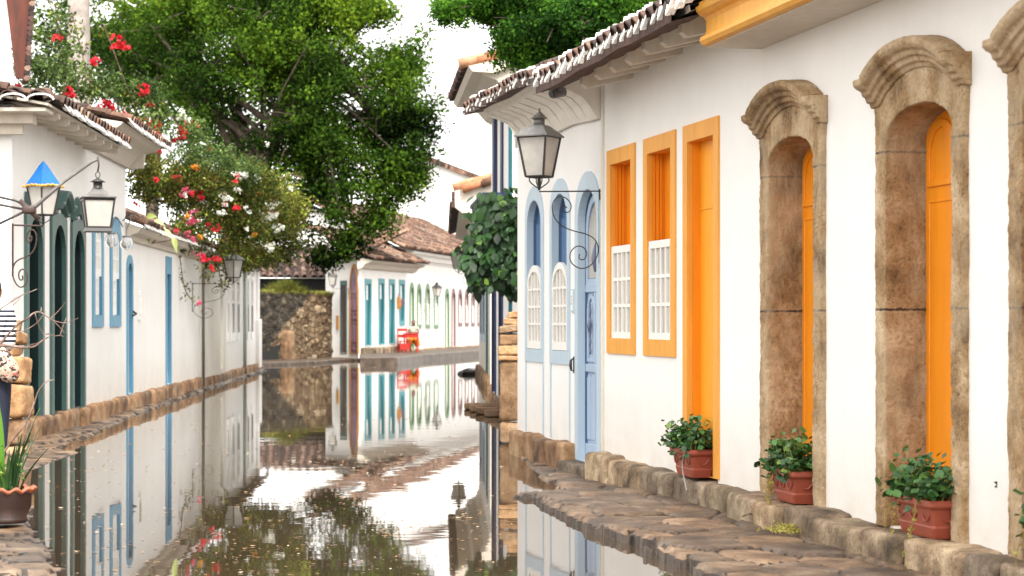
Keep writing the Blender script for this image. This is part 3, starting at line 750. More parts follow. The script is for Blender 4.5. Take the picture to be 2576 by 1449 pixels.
# ---- nearest house: carved stone doors and a yellow cornice -------------------------------
L1 = LR.sub(1915); h1 = L1.house('white_house', 'nearest white house at right with carved stone doorways and yellow moulded cornice')
P1 = [(L1.S(1922), L1.S(2078)), (L1.S(2214), L1.S(2438))]
P1.append((L1.S(2549), L1.S(2549)+P1[1][1]-P1[1][0]))
e1 = P1[2][1]+2.2
holes = []
for k, (a, b) in enumerate(P1):
    holes.append(arch(a+.15, b-.15, .26, 2.70, 2.86, 12)); cast_portal(h1, L1, a, b, seed=k+4)
wall(L1, h1, 0.0, e1, 4.1, holes, M['white'], rev=.32)
plinth(h1, -.0, e1, .27, .2, -.15, .272, .62, M['plinth'], seed=12, n=15, amp=.016, r=.04)
co = MB(); prof = [(-.1,3.55),(.42,3.55),(.455,3.558),(.475,3.585),(.470,3.615),(.435,3.635),(.425,3.66),(.425,3.735),(.44,3.76),(.475,3.775),(.50,3.80),(.505,3.835),(.48,3.85),(.48,3.87),(-.1,3.89)]
co.sweep([((0.0,0,0),(0,-1,0),(0,0,1)), ((e1,0,0),(0,-1,0),(0,0,1))], prof); co.build('cornice', M['cornice'], h1)
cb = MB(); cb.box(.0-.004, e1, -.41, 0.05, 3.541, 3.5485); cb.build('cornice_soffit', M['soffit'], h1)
tiles('roof', h1, L1, -.05, e1, 3.93, .56, R(22), 4.2, M['tile'], seed=4)

# ---- house with yellow windows ---------------------------------------------------------------
L2 = LR.sub(1516); h2 = L2.house('white_house', 'white house with two ochre framed sash windows and a tall ochre door')
e2 = L2.S(1915)-.002; S = L2.S
wn = [(S(1530), S(1600)), (S(1622), S(1702))]; dr = (S(1722), S(1811))
holes = [rect(a+.05,b-.05,1.28,3.08) for a,b in wn]+[rect(dr[0]+.05,dr[1]-.05,.24,3.08)]
wall(L2, h2, .004, e2, 4.05, holes, M['white'], rev=.3)
for k, (a, b) in enumerate(wn):
    fw = .135; ia, ib = a+fw, b-fw
    f = band('window', h2, M['yellow_frame'], rect(a,b,1.225,3.15), rect(ia,ib,1.37,3.01), -.018, .03)
    sh = MB(); sh.box(ia-.02, ib+.02, .145, .17, 1.3, 3.05)                     # closed shutter behind
    sh.box(ia+(ib-ia)*.47, ib+.01, .12, .146, 1.3, 3.05); sh.box((ia+ib)/2+.12, (ia+ib)/2+.15, .112, .121, 1.3, 3.02)
    sh.box(ia+(ib-ia)*.47, ib, .114, .1205, 2.545, 2.56)
    sh.build('shutter', M['yellow_dark'], f, bevel=.004)
    rv = MB()
    for (y0, y1) in ((.031,.055),(.062,.09),(.097,.12)): rv.box(ia-.03, ia+.012, y0, y1, 1.3, 3.04)
    rv.box(ia-.03, ia+.001, .031, .146, 1.3, 3.05); rv.box(ib-.001, ib+.03, .031, .146, 1.3, 3.05); rv.box(ia-.03, ib+.03, .031, .146, 3.008, 3.05)
    rv.build('folded_leaf', M['yellow_dark'], f)
    sash(f, ia+.006, ib-.006, 1.345, 2.235, 4, 3, -.004, rim=.055, bar=.03)
a, b = dr; fw = .13; f = band('door', h2, M['yellow_frame'], [(a,.285),(b,.285),(b,3.15),(a,3.15)], [(a+fw,.284),(b-fw,.284),(b-fw,3.01),(a+fw,3.01)], -.018, .03)
d = MB(); d.box(a+fw-.02, b-fw+.02, .10, .14, .24, 3.05); 
d.box((a+b)/2-.02, (a+b)/2+.03, .085, .101, .28, 2.44); d.box((a+b)/2-.02, (a+b)/2+.03, .085, .101, 2.47, 3.0); d.box(a+fw, b-fw, .092, .099, 2.446, 2.466)
d.box((a+b)/2+.15, (a+b)/2+.18, .09, .101, .28, 2.44)
d.build('door_leaf', M['yellow'], f, bevel=.005)
jm = MB(); jm.box(a+fw-.04, a+fw+.001, .031, .1, .26, 3.04); jm.box(b-fw-.001, b-fw+.04, .031, .1, .26, 3.04); jm.box(a+fw-.04, b-fw+.04, .031, .1, 3.008, 3.05); jm.build('door_jamb', M['yellow_dark'], f)
plinth(h2, .0, e2-.01, .17, .2, -.15, .275, .75, M['plinth'], seed=5, n=15, amp=.02, r=.045)
pp = MB(); pp.box(.012,.075,-.022,.004,.28,3.8); pp.build('plaster_strip', M['white_old'], h2)  # strip for the wall return; its shaded tone is put into the colour
DE = .72
zt2 = interp_s([(S(px,-DE), L2.Z(px,py,-DE)) for px,py in ((1340,224),(1394,199),(1446,164),(1500,139),(1543,109),(1578,95),(1638,62),(1717,15))])
s2a, s2b = S(1340,-DE), e2-.0
tiles('roof', h2, L2, s2a, s2b, lambda s: zt2(s)+.035, DE-.02, R(24), 4.6, M['tilew'], seed=8, jitr=.02, pitch=.225)
teeth(h2, s2a, S(1757,-DE), lambda s: zt2(s)+.0, DE-.02, .225, h=.175, wd=.092, seed=5)
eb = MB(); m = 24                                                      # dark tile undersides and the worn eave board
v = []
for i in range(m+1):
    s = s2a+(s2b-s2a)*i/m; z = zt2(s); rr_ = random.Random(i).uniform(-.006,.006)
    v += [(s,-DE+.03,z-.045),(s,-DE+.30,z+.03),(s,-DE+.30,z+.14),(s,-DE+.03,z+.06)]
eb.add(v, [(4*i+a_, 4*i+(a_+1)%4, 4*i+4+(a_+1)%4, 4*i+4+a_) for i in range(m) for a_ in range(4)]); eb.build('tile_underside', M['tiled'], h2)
zb2 = lambda s: zt2(s)+.03
eb = MB(); v = []
for i in range(m*3+1):
    s = s2a+(s2b-s2a)*i/(m*3); z = zb2(s); q = random.Random(i*3).uniform(-.012,.012)
    v += [(s,-DE+.17+q,z-.0+q),(s,.02,z+.20),(s,.02,z+.24),(s,-DE+.16+q,z+.05)]
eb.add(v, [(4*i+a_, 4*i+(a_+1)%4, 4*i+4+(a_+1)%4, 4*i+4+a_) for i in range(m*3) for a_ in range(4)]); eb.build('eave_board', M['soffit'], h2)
sr = [s2a+.95+.53*k for k in range(30) if s2a+.95+.53*k < e2-.05]
rafters(h2, sr, DE-.24, lambda s: zb2(s)+.035, M['soffit'], wd=.10, h=.15, rise=.15)

# ---- pale blue house ----------------------------------------------------------------------------
L3 = LR.sub(1302); h3 = L3.house('white_house', 'white corner house with pale blue arched sash windows and carved pale blue door')
e3 = L3.S(1516)-.0; S = L3.S
w3 = [(S(1323.5), S(1369)), (S(1385.5), S(1435.5))]; d3 = (S(1449), S(1513))
holes = []
for a, b in w3: holes.append(arch(a+.08, b-.08, 1.15, 2.60, 2.90, 12))
holes.append(arch(d3[0]+.08, d3[1]-.08, .12, 2.55, 2.88, 12))
wall(L3, h3, 0.0, e3, 4.0, holes, M['white_r3'], rev=.3, y0=.0)
for k, (a, b) in enumerate(w3):
    fw = .115
    f = band('window', h3, M['lblue'], arch(a,b,1.08,2.66,3.03,14), arch(a+fw,b-fw,1.22,2.58,2.87,14), -.016, .06)
    sh = MB(); sh.prism(arch(a+fw-.03,b-fw+.03,1.15,2.58,2.89,12), .10, .13)
    for q in range(5):
        x = a+fw+.02+(b-a-2*fw-.04)*q/5; sh.box(x+.012, x+(b-a-2*fw-.04)/5-.012, .082, .101, 1.2, 2.62)
    sh.build('shutter', M['mblue'], f, bevel=.006)
    rv = MB(); rv.ring(arch(a+fw-.03,b-fw+.03,1.2,2.58,2.89,14), arch(a+fw-.004,b-fw+.004,1.2,2.58,2.866,14), .061, .10); rv.build('reveal', M['mblue'], f)
    sash(f, a+fw-.03, b-fw+.004, 1.225, 2.15, 4, 3, -.012, arched=.27, rim=.055, bar=.025)
    for x in (a, b-.045): ln = MB(); ln.box(x, x+.045, -.010, .01, .29, 1.078); ln.build('painted_border', M['lblue'], f)
a, b = d3; fw = .14
f = band('door', h3, M['lblue'], arch(a,b,.13,2.58,3.02,14), arch(a+fw,b-fw,.129,2.52,2.84,14), -.016, .06)
rv = MB(); rv.ring(arch(a+fw-.03,b-fw+.03,.14,2.52,2.86,14), arch(a+fw-.004,b-fw+.004,.141,2.52,2.836,14), .061, .13); rv.build('reveal', M['mblue'], f)
ia, ib = a+fw, b-fw; c = (ia+ib)/2
d = slab('door_leaf', f, M['dblue'], arch(ia-.02,ib+.02,.13,2.52,2.86,12), .09, .13)
p = MB()
D_ = -.05
p.ring(arch(ia,ib,1.88,2.42,2.80,12), arch(ia+.07,ib-.07,1.95,2.38,2.72,12), .065, .091)
p.box(ia, ib, .06, .091, 1.82, 1.90); p.box(ia, ib, .062, .091, 1.02, 1.10); p.box(c-.02, c+.02, .064, .091, .2, 1.84); p.box(ia, ib, .062, .091, .14, .30)
for x0, x1 in ((ia+.03,c-.03),(c+.03,ib-.03)):
    p.ring(arch(x0,x1,1.12,1.62,1.80,8), arch(x0+.035,x1-.035,1.155,1.60,1.755,8), .07, .091)
    for q in range(2):
        u0 = x0+(x1-x0)*q/2+.01; u1 = x0+(x1-x0)*(q+1)/2-.01
        p.prism([(u0,.34),(u1,.34),(u1,.96),((u0+u1)/2,1.0),(u0,.96)], .07, .091)
p.build('raised_panel', M['dblue'], d, bevel=.005)
for x0, x1 in ((ia+.03,c-.03),(c+.03,ib-.03)):
    q = MB(); m_ = (x0+x1)/2; P = [(m_+.014*math.sin(k*1.3), .066, 1.2+.5*k/24) for k in range(25)]; q.tube(P, .010, 6)
    q.tube([(m_,.06,1.42),(m_,.055,1.50),(m_,.065,1.56)], [.016,.028,.003], 6); q.build('carved_ornament', M['slate'], d)
q = MB(); q.tube([(c,.07,2.02),(c,.06,2.14),(c,.065,2.24),(c,.075,2.32)], [.012,.035,.022,.003], 6); q.build('carved_ornament', M['slate'], d)
pa = MB(); pa.prism(arch(ia+.08,ib-.08,1.96,2.37,2.70,12), .082, .089); pa.build('fanlight', M['pane'], d)
st = MB(); st.rbox((c,-.05,.04),( (b-a)/2+.02,.14,.085), .02, 6, .006); st.build('doorstep', M['plinth'], h3)
plinth(h3, -.02, S(1450), .13, .2, -.25, .282, .72, M['plinthl'], seed=9, n=14, amp=.018, r=.035)
# eave of the corner house: white coved soffit with thin fillets
D3 = .68
zt3 = interp_s([(S(px,-D3), L3.Z(px,py,-D3)) for px,py in ((1165,290),(1200,270),(1240,254),(1286,224),(1332,211))])
s3a, s3b = S(1163,-D3), S(1332,-D3)
tiles('roof', h3, L3, s3a, s3b, lambda s: zt3(s)+.035, D3-.02, R(24), 4.6, M['tilew'], seed=18, jitr=.02, pitch=.2)
teeth(h3, s3a, s3b, lambda s: zt3(s)+.0, D3-.02, .2, h=.15, wd=.08, seed=15)
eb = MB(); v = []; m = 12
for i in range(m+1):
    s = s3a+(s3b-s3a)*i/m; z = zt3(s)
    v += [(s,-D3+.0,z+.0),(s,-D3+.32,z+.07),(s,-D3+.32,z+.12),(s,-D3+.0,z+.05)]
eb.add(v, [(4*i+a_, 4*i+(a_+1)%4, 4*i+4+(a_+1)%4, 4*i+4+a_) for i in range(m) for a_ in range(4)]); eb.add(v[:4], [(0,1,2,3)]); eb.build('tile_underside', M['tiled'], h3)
cv = MB(); path = []
prof = [(.02,-.34),(.05,-.34),(.09,-.28),(.14,-.20),(.22,-.12),(.34,-.07),(.44,-.04),(.46,.0),(.50,.03),(.50,.08),(.02,.22)]
for i in range(m+1):
    s = s3a+.32+(e3-s3a-.32)*i/m; z = zt3(min(s,s3b))
    path.append(((s,0,z), (0,-1,0), (0,0,1)))
cv.sweep(path, prof)
# return of the cornice round the far corner
path = [((-.0,y,zt3(0)), (-1,0,0), (0,0,1)) for y in (-.02, 3.0)]
cv.sweep(path, prof); cv.build('cornice', M['soffitl'], h3)
for k in range(9):
    fl = MB()
    s = .75+k*.36
    if s > e3-.1: break
    z = zt3(min(s, s3b)); P = [(s,-.03,z-.33),(s,-.09,z-.285),(s,-.145,z-.205),(s,-.23,z-.125),(s,-.35,z-.08),(s,-.46,z-.045)]
    fl.tube(P, .010, 4); fl.build('cornice_fillet', M['soffitl'], h3)

# small things fixed to the right-hand fronts
bracket_lantern('large grey-roofed lantern on a scrolled bracket beside the pale blue door', LR, LR.S(1511), 2.79, .61, 1.0, drop=.70, rot=R(4))
t = thing('wall_plaque', 'small white plaque with pale blue border beside the pale blue door', 'plaque', LR.at(LR.S(1443.5)), LR.rz)
pm = MB(); pm.box(-.055,.055,-.018,-.002,1.62,1.86); pm.build('border', M['lblue'], t); pm = MB(); pm.box(-.042,.042,-.024,-.0185,1.64,1.84); pm.build('plate', M['sash'], t)
pm = MB()
for z in (1.70,1.78): pm.box(-.025,.025,-.0265,-.0235,z,z+.012)
pm.box(-.003,.003,-.0265,-.0235,1.712,1.78); pm.build('faint_marks', M['pane'], t)
t = thing('door_knocker', 'black iron pull hanging on the white wall left of the pale blue door', 'pull', LR.at(LR.S(1444.5)), LR.rz)
pm = MB(); pm.tube([(0,-.01,1.15),(0,-.035,1.13),(.005,-.04,1.08),(0,-.03,1.03),(0,-.01,1.02)], [.007,.013,.016,.011,.005], 6); pm.build('handle', M['iron'], t); pm = MB(); pm.box(-.012,.012,-.010,-.001,1.0,1.17); pm.build('backplate', M['iron'], t)
cp = LR.at(LR.S(1406,-.44), -.44); t = thing('security_camera', 'small dark security camera hanging under the eave between the two houses', 'camera', cp, LR.rz)
zc = LR.Z(1406,218,-.44)
pm = MB(); pm.tube([(0,0,zc+.16),(0,0,zc+.04),(.02,-.01,zc-.0)], .018, 6); pm.box(-.045,.045,-.04,.04,zc+.1,zc+.13); pm.build('mount', M['rust'], t)
pm = MB(); pm.tube([(-.03,.05,zc-.045),(.05,-.08,zc-.075)], .048, 12); pm.build('housing', M['tin'], t)
pm = MB(); pm.tube([(.048,-.076,zc-.0745),(.056,-.09,zc-.078)], .034, 12); pm.build('lens', M['iron'], t)

# ---- stacked corner stone pillar beyond the pale blue house -------------------------------------
def pillar(label, px, Y, stones, mat, seed=1, sq=1.0):
    X = (px-CX)*Y/FPX; t = thing('stone_pillar', label, 'pillar', (X,Y,0), R(-8), 'stacked corner stones')
    for k, (z0, z1, hw, dx) in enumerate(stones):
        mb = MB(); mb.rbox((dx,0,(z0+z1)/2), (hw,hw*sq,(z1-z0)/2-.004), min(.05,(z1-z0)*.22), 14, .026, 4.2, random.Random(seed+k).uniform(.4,1), seed*3+k*7); mb.build('stone_block', mat, t)
    return t
Yp = 28.6; zz = lambda py: CH-(py-HY)*Yp/FPX
pillar('tapering stack of rounded golden stones on the corner beyond the pale blue house', 1286, Yp,
   [(-.3,zz(1058),.14,.0),(zz(1060),zz(905),.135,.0),(zz(905),zz(895),.15,.0),(zz(897),zz(866),.145,0),(zz(868),zz(836),.125,0),(zz(838),zz(815),.10,.01),(zz(816),zz(795),.055,.03)][0:0]+
   [(-.35,.14,.165,.02),(.15,.98,.150,.0),(.98,1.06,.165,.0),(1.06,1.20,.155,0),(1.205,1.365,.145,0),(1.37,1.47,.155,0),(1.475,1.565,.105,.02),(1.57,1.67,.075,.03)], M['pillar'], 3)

# ---- two-storey house with navy doors ---------------------------------------------------------------
L4 = Line((-.0376+.0723*0, 31.9), (.0721, -1.0)); L4 = Line(L4.at(-4.55), L4.x)     # origin at its far end
h4 = L4.house('townhouse', 'two storey white house with navy doors and balcony beyond the corner pillar')
e4 = 4.55; S = L4.S
holes = [rect(S(1239), S(1248.5), .3, 2.75), rect(S(1256.5), S(1266), .3, 2.75), rect(S(1243), S(1267), 3.0, 5.05)]
wall(L4, h4, 0, e4, 5.6, holes, M['white'], rev=.25, depth=7)
for a, b in ((1239,1248.5),(1256.5,1266)):
    a, b = S(a), S(b); f = band('door', h4, M['navy'], [(a,.29),(b,.29),(b,2.8),(a,2.8)], [(a+.08,.289),(b-.08,.289),(b-.08,2.68),(a+.08,2.68)], -.02, .05)
    mb = MB(); planks(mb, a+.05, b-.05, .1, .28, 2.72, 4); mb.build('door_leaf', M['navy'], f)
a, b = S(1243), S(1267); f = band('balcony_door', h4, M['navy'], [(a,2.95),(b,2.95),(b,5.15),(a,5.15)], [(a+.42,2.949),(b-.42,2.949),(b-.42,5.0),(a+.42,5.0)], -.03, .05)
mb = MB(); mb.box(a+.35,b-.35,.03,.06,2.98,5.04); mb.build('door_leaf', M['sash'], f)
bal = MB(); bal.box(.9, e4-.1, -.36, 0.0, 3.0, 3.08); bl = bal.build('balcony', M['navy'], h4)
bal = MB(); bal.box(.85, e4-.05, -.42, -.0, 3.46, 3.52); bal.box(.88, e4-.08, -.39, -.0, 3.38, 3.46)
for k in range(22): 
    s = .95+k*(e4-1.1)/21; bal.box(s-.03,s+.03,-.36,-.33,3.08,3.39)
for k in range(4): bal.box(e4-.14,e4-.10,-.30+k*.08,-.265+k*.08,3.08,3.39)
bal.build('railing', M['navy'], bl)
zr4 = 5.42
tiles('roof', h4, L4, -.3, e4+.25, zr4, .74, R(14), 3.6, M['tiled'], seed=41)
vt = MB()                                                             # orange verge tiles at the near gable
for k in range(9):
    y = -.76+k*.40; z = zr4+.06+(y+.74)*math.tan(R(14)); P = [(e4+.22,y-.03,z-.01),(e4+.22,y+.42,z+.44*math.tan(R(14)))]
    vt.tube(P, [.085,.07], 10, random.Random(k).uniform(.1,.9))
    if k < 8: vt.tube([(e4+.42,y+.25,z+.0),(e4+.42,y+.68,z+.44*math.tan(R(14))-.0)], [.08,.065], 10, random.Random(k+50).uniform(.1,.9))
vt.build('verge_tiles', M['tileo'], h4)
so_ = MB(); T = math.tan(R(14))
so_.prism([(-.66,zr4-.02),(2.6,zr4+3.26*T-.02),(2.6,zr4+3.26*T-.16),(.0,zr4-.0),(-.25,zr4-.12),(-.60,zr4-.10)], -.25, e4+.5, axis='x')
so_.prism([(0,5.0),(.0,zr4+.02),(-.45,zr4-.06),(-.42,zr4-.14),(-.22,zr4-.22),(-.10,zr4-.36)], -.15, e4+.40, axis='x')
so_.prism([(0,zr4-.45),(0,zr4+.1),(3.0,zr4+3.0*T),(3.0,zr4-.45)], e4, e4+.35, axis='x')
so_.build('cornice', M['soffit'], h4)
for s,ww in ((.6,.42),(1.5,.38),(2.4,.34),(3.3,.26)):
    mb = MB(); mb.rbox((s,-ww*.6,.06), (.17,ww*.6,.055), .02, 6, .008, tint=random.Random(int(s*9)).uniform(.2,.8)); mb.build('doorstep', M['plinthl'], h4)
plinth(h4, .0, e4, .06, .2, -.3, .29, .8, M['plinthl'], seed=19, n=5)
mb = MB(); mb.box(e4-.09,e4+.012,-.012,.04,.3,5.2); mb.build('corner_trim', M['teal'], h4)

# ---- one-storey house further on ----------------------------------------------------------------
L5 = Line((-.956, 60.0), (.0335, -1.0)); h5 = L5.house('white_house', 'low white house with narrow navy windows and orange verge tiles beyond the townhouse')
e5 = 14.2; S = L5.S
hs_ = []
for a, b in ((1209.0,1212.4),(1215.5,1220.3)): hs_.append(rect(S(a), S(b), 1.2, 2.6))
dd = rect(S(1224.5), S(1227.5), .3, 2.6)
wall(L5, h5, 0, e5, 4.2, hs_+[dd], M['white_old'], rev=.25)
for r_ in hs_:
    a, b = r_[0][0], r_[1][0]; f = band('window', h5, M['dblue'], rect(a-.1,b+.1,1.0,2.7), rect(a,b,1.2,2.6), -.02, .04); slab('shutter', f, M['navy'], rect(a,b,1.2,2.6), .06, .09)
a, b = dd[0][0], dd[1][0]; f = band('door', h5, M['teal'], rect(a-.1,b+.1,.3,2.7), rect(a,b,.31,2.6), -.02, .04); slab('door_leaf', f, M['teal'], rect(a,b,.3,2.6), .08, .11)
plinth(h5, .0, e5, .1, .2, -.3, .30, .9, M['plinthl'], seed=29, n=4)
zr5 = 4.05; T = math.tan(R(18))
tiles('roof', h5, L5, -.3, e5+.2, zr5, .88, R(18), 4.0, M['tiled'], seed=42)
vt = MB()
for k in range(10):
    y = -.8+k*.42; z = zr5+.42+(y+.8)*T*.85; vt.tube([(e5+.25,y-.03,z),(e5+.25,y+.44,z+.16)], [.095,.08], 10, random.Random(k+9).uniform(.5,1))
    if k > 0: vt.tube([(e5+.5,y-.25,z-.17),(e5+.5,y+.2,z-.01)], [.10,.085], 10, random.Random(k+29).uniform(0,1))
vt.build('verge_tiles', M['tileo'], h5)
so_ = MB(); so_.prism([(-.78,zr5-.02),(-.80,zr5+.34),(3.2,zr5+3.9*T+.1),(3.2,zr5-.9),(0,zr5-.9),(-.12,zr5-.55),(-.38,zr5-.36),(-.44,zr5-.2),(-.62,zr5-.14)], e5-.02, e5+.4, axis='x')
so_.prism([(0,zr5-.75),(-.12,zr5-.5),(-.35,zr5-.35),(-.42,zr5-.2),(-.7,zr5-.1),(.2,zr5+.2)], -.1, e5, axis='x')
so_.build('cornice', M['soffit'], h5)
mb = MB()
for k in range(4): mb.box(e5-.02, e5+.41, -.86+k*.0, -.79, zr5-.02+k*.09, zr5+.06+k*.09)
mb.build('tile_ends', M['tiled'], h5)
bracket_lantern('small black lantern projecting over the water beside the broad-leaved tree', L5, 3.0, 2.85, .62, 1.0, cap='iron')
# ================================================================ LEFT-HAND HOUSES
# ---- house with dark green arched doors and its neighbour with blue windows (one block, two roofs)
S = LL.S
A1 = LL; hA = A1.house('white_house', 'white house at left with three dark green arched doors under a wavy tiled eave')
sA = S(215)                                             # seam between the two houses
doors = [(S(60), S(105)), (S(124.5), S(163)), (S(176), S(210))]
tops = [(540, 507), (583, 509), (582, 524)]
holes = []; zin = []
for k, (a, b) in enumerate(doors):
    holes.append(arch(a+.14, b-.12, .28, 2.45, 2.86, 12))
wall(A1, hA, 0.0, sA, 4.15, holes, M['white'], rev=.35)
for k, (a, b) in enumerate(doors):
    f = band('door', hA, M['dgreen'], [(a,.28)]+[(b,.28)]+arch(a,b,0,2.86,3.0,14,3)[2:], [(a+.17,.279),(b-.13,.279)]+arch(a+.17,b-.13,0,2.45,2.84,14)[2:], -.04, .02)
    band('reveal', f, M['bgreen'], [(a+.12,.29)]+[(b-.10,.29)]+arch(a+.12,b-.10,0,2.45,2.88,14)[2:], [(a+.165,.291),(b-.135,.291)]+arch(a+.165,b-.135,0,2.45,2.835,14)[2:], .021, .33)
    c = (a+b)/2; hw = (b-a)/2-.02; path = []
    hz = lambda x: 2.98+(.17*(1-abs((x-c)/(hw-.2))**2.2) if abs(x-c) < hw-.2 else 0)
    for q in range(31):
        x = c-hw+2*hw*q/30; path.append(((x,-.02,hz(x)), (0,-1,0), (0,0,1)))
    h_ = MB(); h_.sweep(path, [(-.01,-.03),(.06,0),(.07,.04),(.12,.06),(.16,.12),(.16,.15),(-.01,.17)]); h_.build('hood_mould', M['dgreen'], f)
    slab('door_leaf', f, M['bgreen'], arch(a+.1, b-.08, .28, 2.45, 2.90, 12), .30, .34)
plinth(hA, -.1, sA, .11, .2, -.2, .285, .7, M['plinthl'], seed=33, n=7, amp=.02)
zA = 4.08; dA = .66
tiles('roof', hA, A1, -.3, sA-.02, zA+.03, dA, R(13), 3.6, M['tile'], seed=50, pitch=.26)
teeth(hA, .0, sA, zA-.01, dA, .17, h=.09, wd=.06, seed=51)
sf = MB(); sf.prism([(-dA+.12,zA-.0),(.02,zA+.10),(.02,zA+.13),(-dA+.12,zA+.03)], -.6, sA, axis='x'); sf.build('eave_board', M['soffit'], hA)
rafters(hA, [.3+.72*k for k in range(9) if .3+.72*k < sA], dA-.14, lambda s: zA-.0, M['soffit'], wd=.09, h=.10, rise=.11)
# roof end over the near gable wall: a second slope facing the viewer
LE = Line(A1.at(0, 5.0), A1.y*-1)                       # runs along the near end wall, s to the right
LE = Line(A1.at(0,0)-LE.x*5.0, LE.x)
mbp = MB()
eE = bpy.data.objects.new('end_eave', None); put(eE, hA); eE.matrix_local = Matrix.Translation((0,5.0,0)) @ Matrix.Rotation(R(-90), 4, 'Z')
tiles('roof', hA, LE, 0.0, 5.55, zA+.03, .66, R(12), .75, M['tile'], seed=52, pitch=.30).matrix_local = Matrix.Translation((0,5.0,0)) @ Matrix.Rotation(R(-90), 4, 'Z')
bpy.data.objects.remove(eE)
sf = MB(); sf.box(-.55,-.02,-.5,5,zA-.06,zA-.02); sf.box(-.30,-.02,-.3,5,zA-.18,zA-.061); sf.box(-.16,-.02,-.15,5,zA-.30,zA-.181); sf.build('end_cornice', M['soffit'], hA)
wv = MB()
for k in range(18):                                      # limewashed wavy edge of the end tiles
    y0 = -.62+k*.32; P = []
    for q in range(9):
        an = math.pi*q/8; P.append((-.67, y0+.16-.155*math.cos(an), zA+.06+.07*math.sin(an)))
    P2 = [(-.67, y0+.32-.0+.0, zA+.03-.04)]
    wv.tube(P, .013, 5)
wv.build('limewashed_edge', M['lime'], hA)

B1 = LL.sub(215); hB = B1.house('white_house', 'white house at left with two sky blue sash windows and a taller limewashed eave')
SB = B1.S; eB = SB(316)
wB = [(SB(231), SB(258)), (SB(275.5), SB(302))]
holes = [arch(a+.12,b-.12,1.58,2.75,3.0,12) for a,b in wB]
wall(B1, hB, .003, eB, 4.5, holes, M['white'], rev=.35)
for k, (a, b) in enumerate(wB):
    f = band('window', hB, M['sky'], arch(a,b,1.44,2.9,3.22,14), arch(a+.2,b-.2,1.62,2.75,2.98,14), -.025, .05)
    sash(f, a+.22, b-.20, 2.22, 2.98, 4, 2, -.012, arched=.22, rim=.07, bar=.04, name='upper_sash')
    sash(f, a+.22, a+.22+(b-a-.4)*.55, 1.63, 2.24, 3, 3, -.02, rim=.06, bar=.035, name='lower_sash')
    slab('reveal_board', f, M['skyd'], rect(a+.2,b-.15,1.6,2.25), .12, .15)
plinth(hB, .01, eB, .11, .2, -.2, .285, .8, M['plinthl'], seed=35, n=7, amp=.02)
zB = 4.44; sB0 = .15
tiles('roof', hB, B1, sB0-.1, eB+.9, zB+.03, dA, R(14), 3.6, M['tile'], seed=54, pitch=.26)
teeth(hB, sB0-.1, eB+.85, zB-.01, dA, .17, h=.09, wd=.06, seed=55)
cv = MB(); prof = [(.02,-.34),(.07,-.34),(.12,-.26),(.2,-.16),(.32,-.08),(.46,-.04),(.52,.0),(.55,.04),(.02,.12)]
cv.sweep([((x,0,zB),(0,-1,0),(0,0,1)) for x in (.01, eB+.35)], prof)
cv.sweep([((eB,y,zB),(1,0,0),(0,0,1)) for y in (-.3, 3.5)], prof); cv.build('cornice', M['soffit'], hB)

# ---- low house with two blue doors -------------------------------------------------------------
C1 = LL.sub(316.3); hC = C1.house('white_house', 'low white house with two narrow blue doors below the bougainvillea')
SC = C1.S; eC = SC(500)
dC = [(SC(317.6), SC(333), 2.66), (SC(416), SC(430), 2.80)]
holes = [arch(dC[0][0]+.1,dC[0][1]-.1,.30,2.35,2.56,10), rect(dC[1][0]+.12,dC[1][1]-.12,.30,2.5)]
wall(C1, hC, .003, eC, 3.2, holes, M['white'], rev=.25)
a, b, z = dC[0]; f = band('door', hC, M['sky'], arch(a,b,.29,2.45,z,12), arch(a+.12,b-.12,.289,2.35,2.52,12), -.02, .04); slab('door_leaf', f, M['mblue'], arch(a+.08,b-.08,.3,2.35,2.55,10), .10, .13)
hd = MB(); hd.tube([(b-.14,-.02,1.62),(b-.1,-.08,1.66),(b-.06,-.02,1.70)], .02, 5); hd.build('handle', M['iron'], f)
a, b, z = dC[1]; f = band('door', hC, M['sky'], [(a,.29),(b,.29),(b,z),(a,z)], [(a+.15,.289),(b-.15,.289),(b-.15,2.45),(a+.15,2.45)], -.02, .04); slab('door_leaf', f, M['mblue'], rect(a+.1,b-.1,.3,2.5), .10, .13)
plinth(hC, .01, eC, .11, .2, -.2, .28, .8, M['plinthl'], seed=37, n=6, amp=.02)
zC = 3.10; dCc = .34
tiles('roof', hC, C1, .0, eC, zC+.02, dCc, R(22), 3.0, M['tile'], seed=56, pitch=.26)
teeth(hC, .0, eC, zC-.01, dCc, .2, h=.07, wd=.06, seed=57)
sf = MB(); sf.prism([(-.26,zC+.0),(-.20,zC-.08),(-.08,zC-.12),(-.06,zC-.2),(.0,zC-.22),(.02,zC+.1)], .0, eC, axis='x'); sf.build('cornice', M['soffit'], hC)
t = thing('wall_plaque', 'narrow faded plaque on the wall between the two blue doors', 'plaque', C1.at(SC(350)), C1.rz)
pm = MB(); pm.box(-.18,.18,-.02,-.002,1.55,2.05); pm.build('plate', M['sash'], t); pm = MB(); pm.box(-.12,.12,-.024,-.0205,1.62,1.98); pm.build('faded_panel', M['pane'], t)

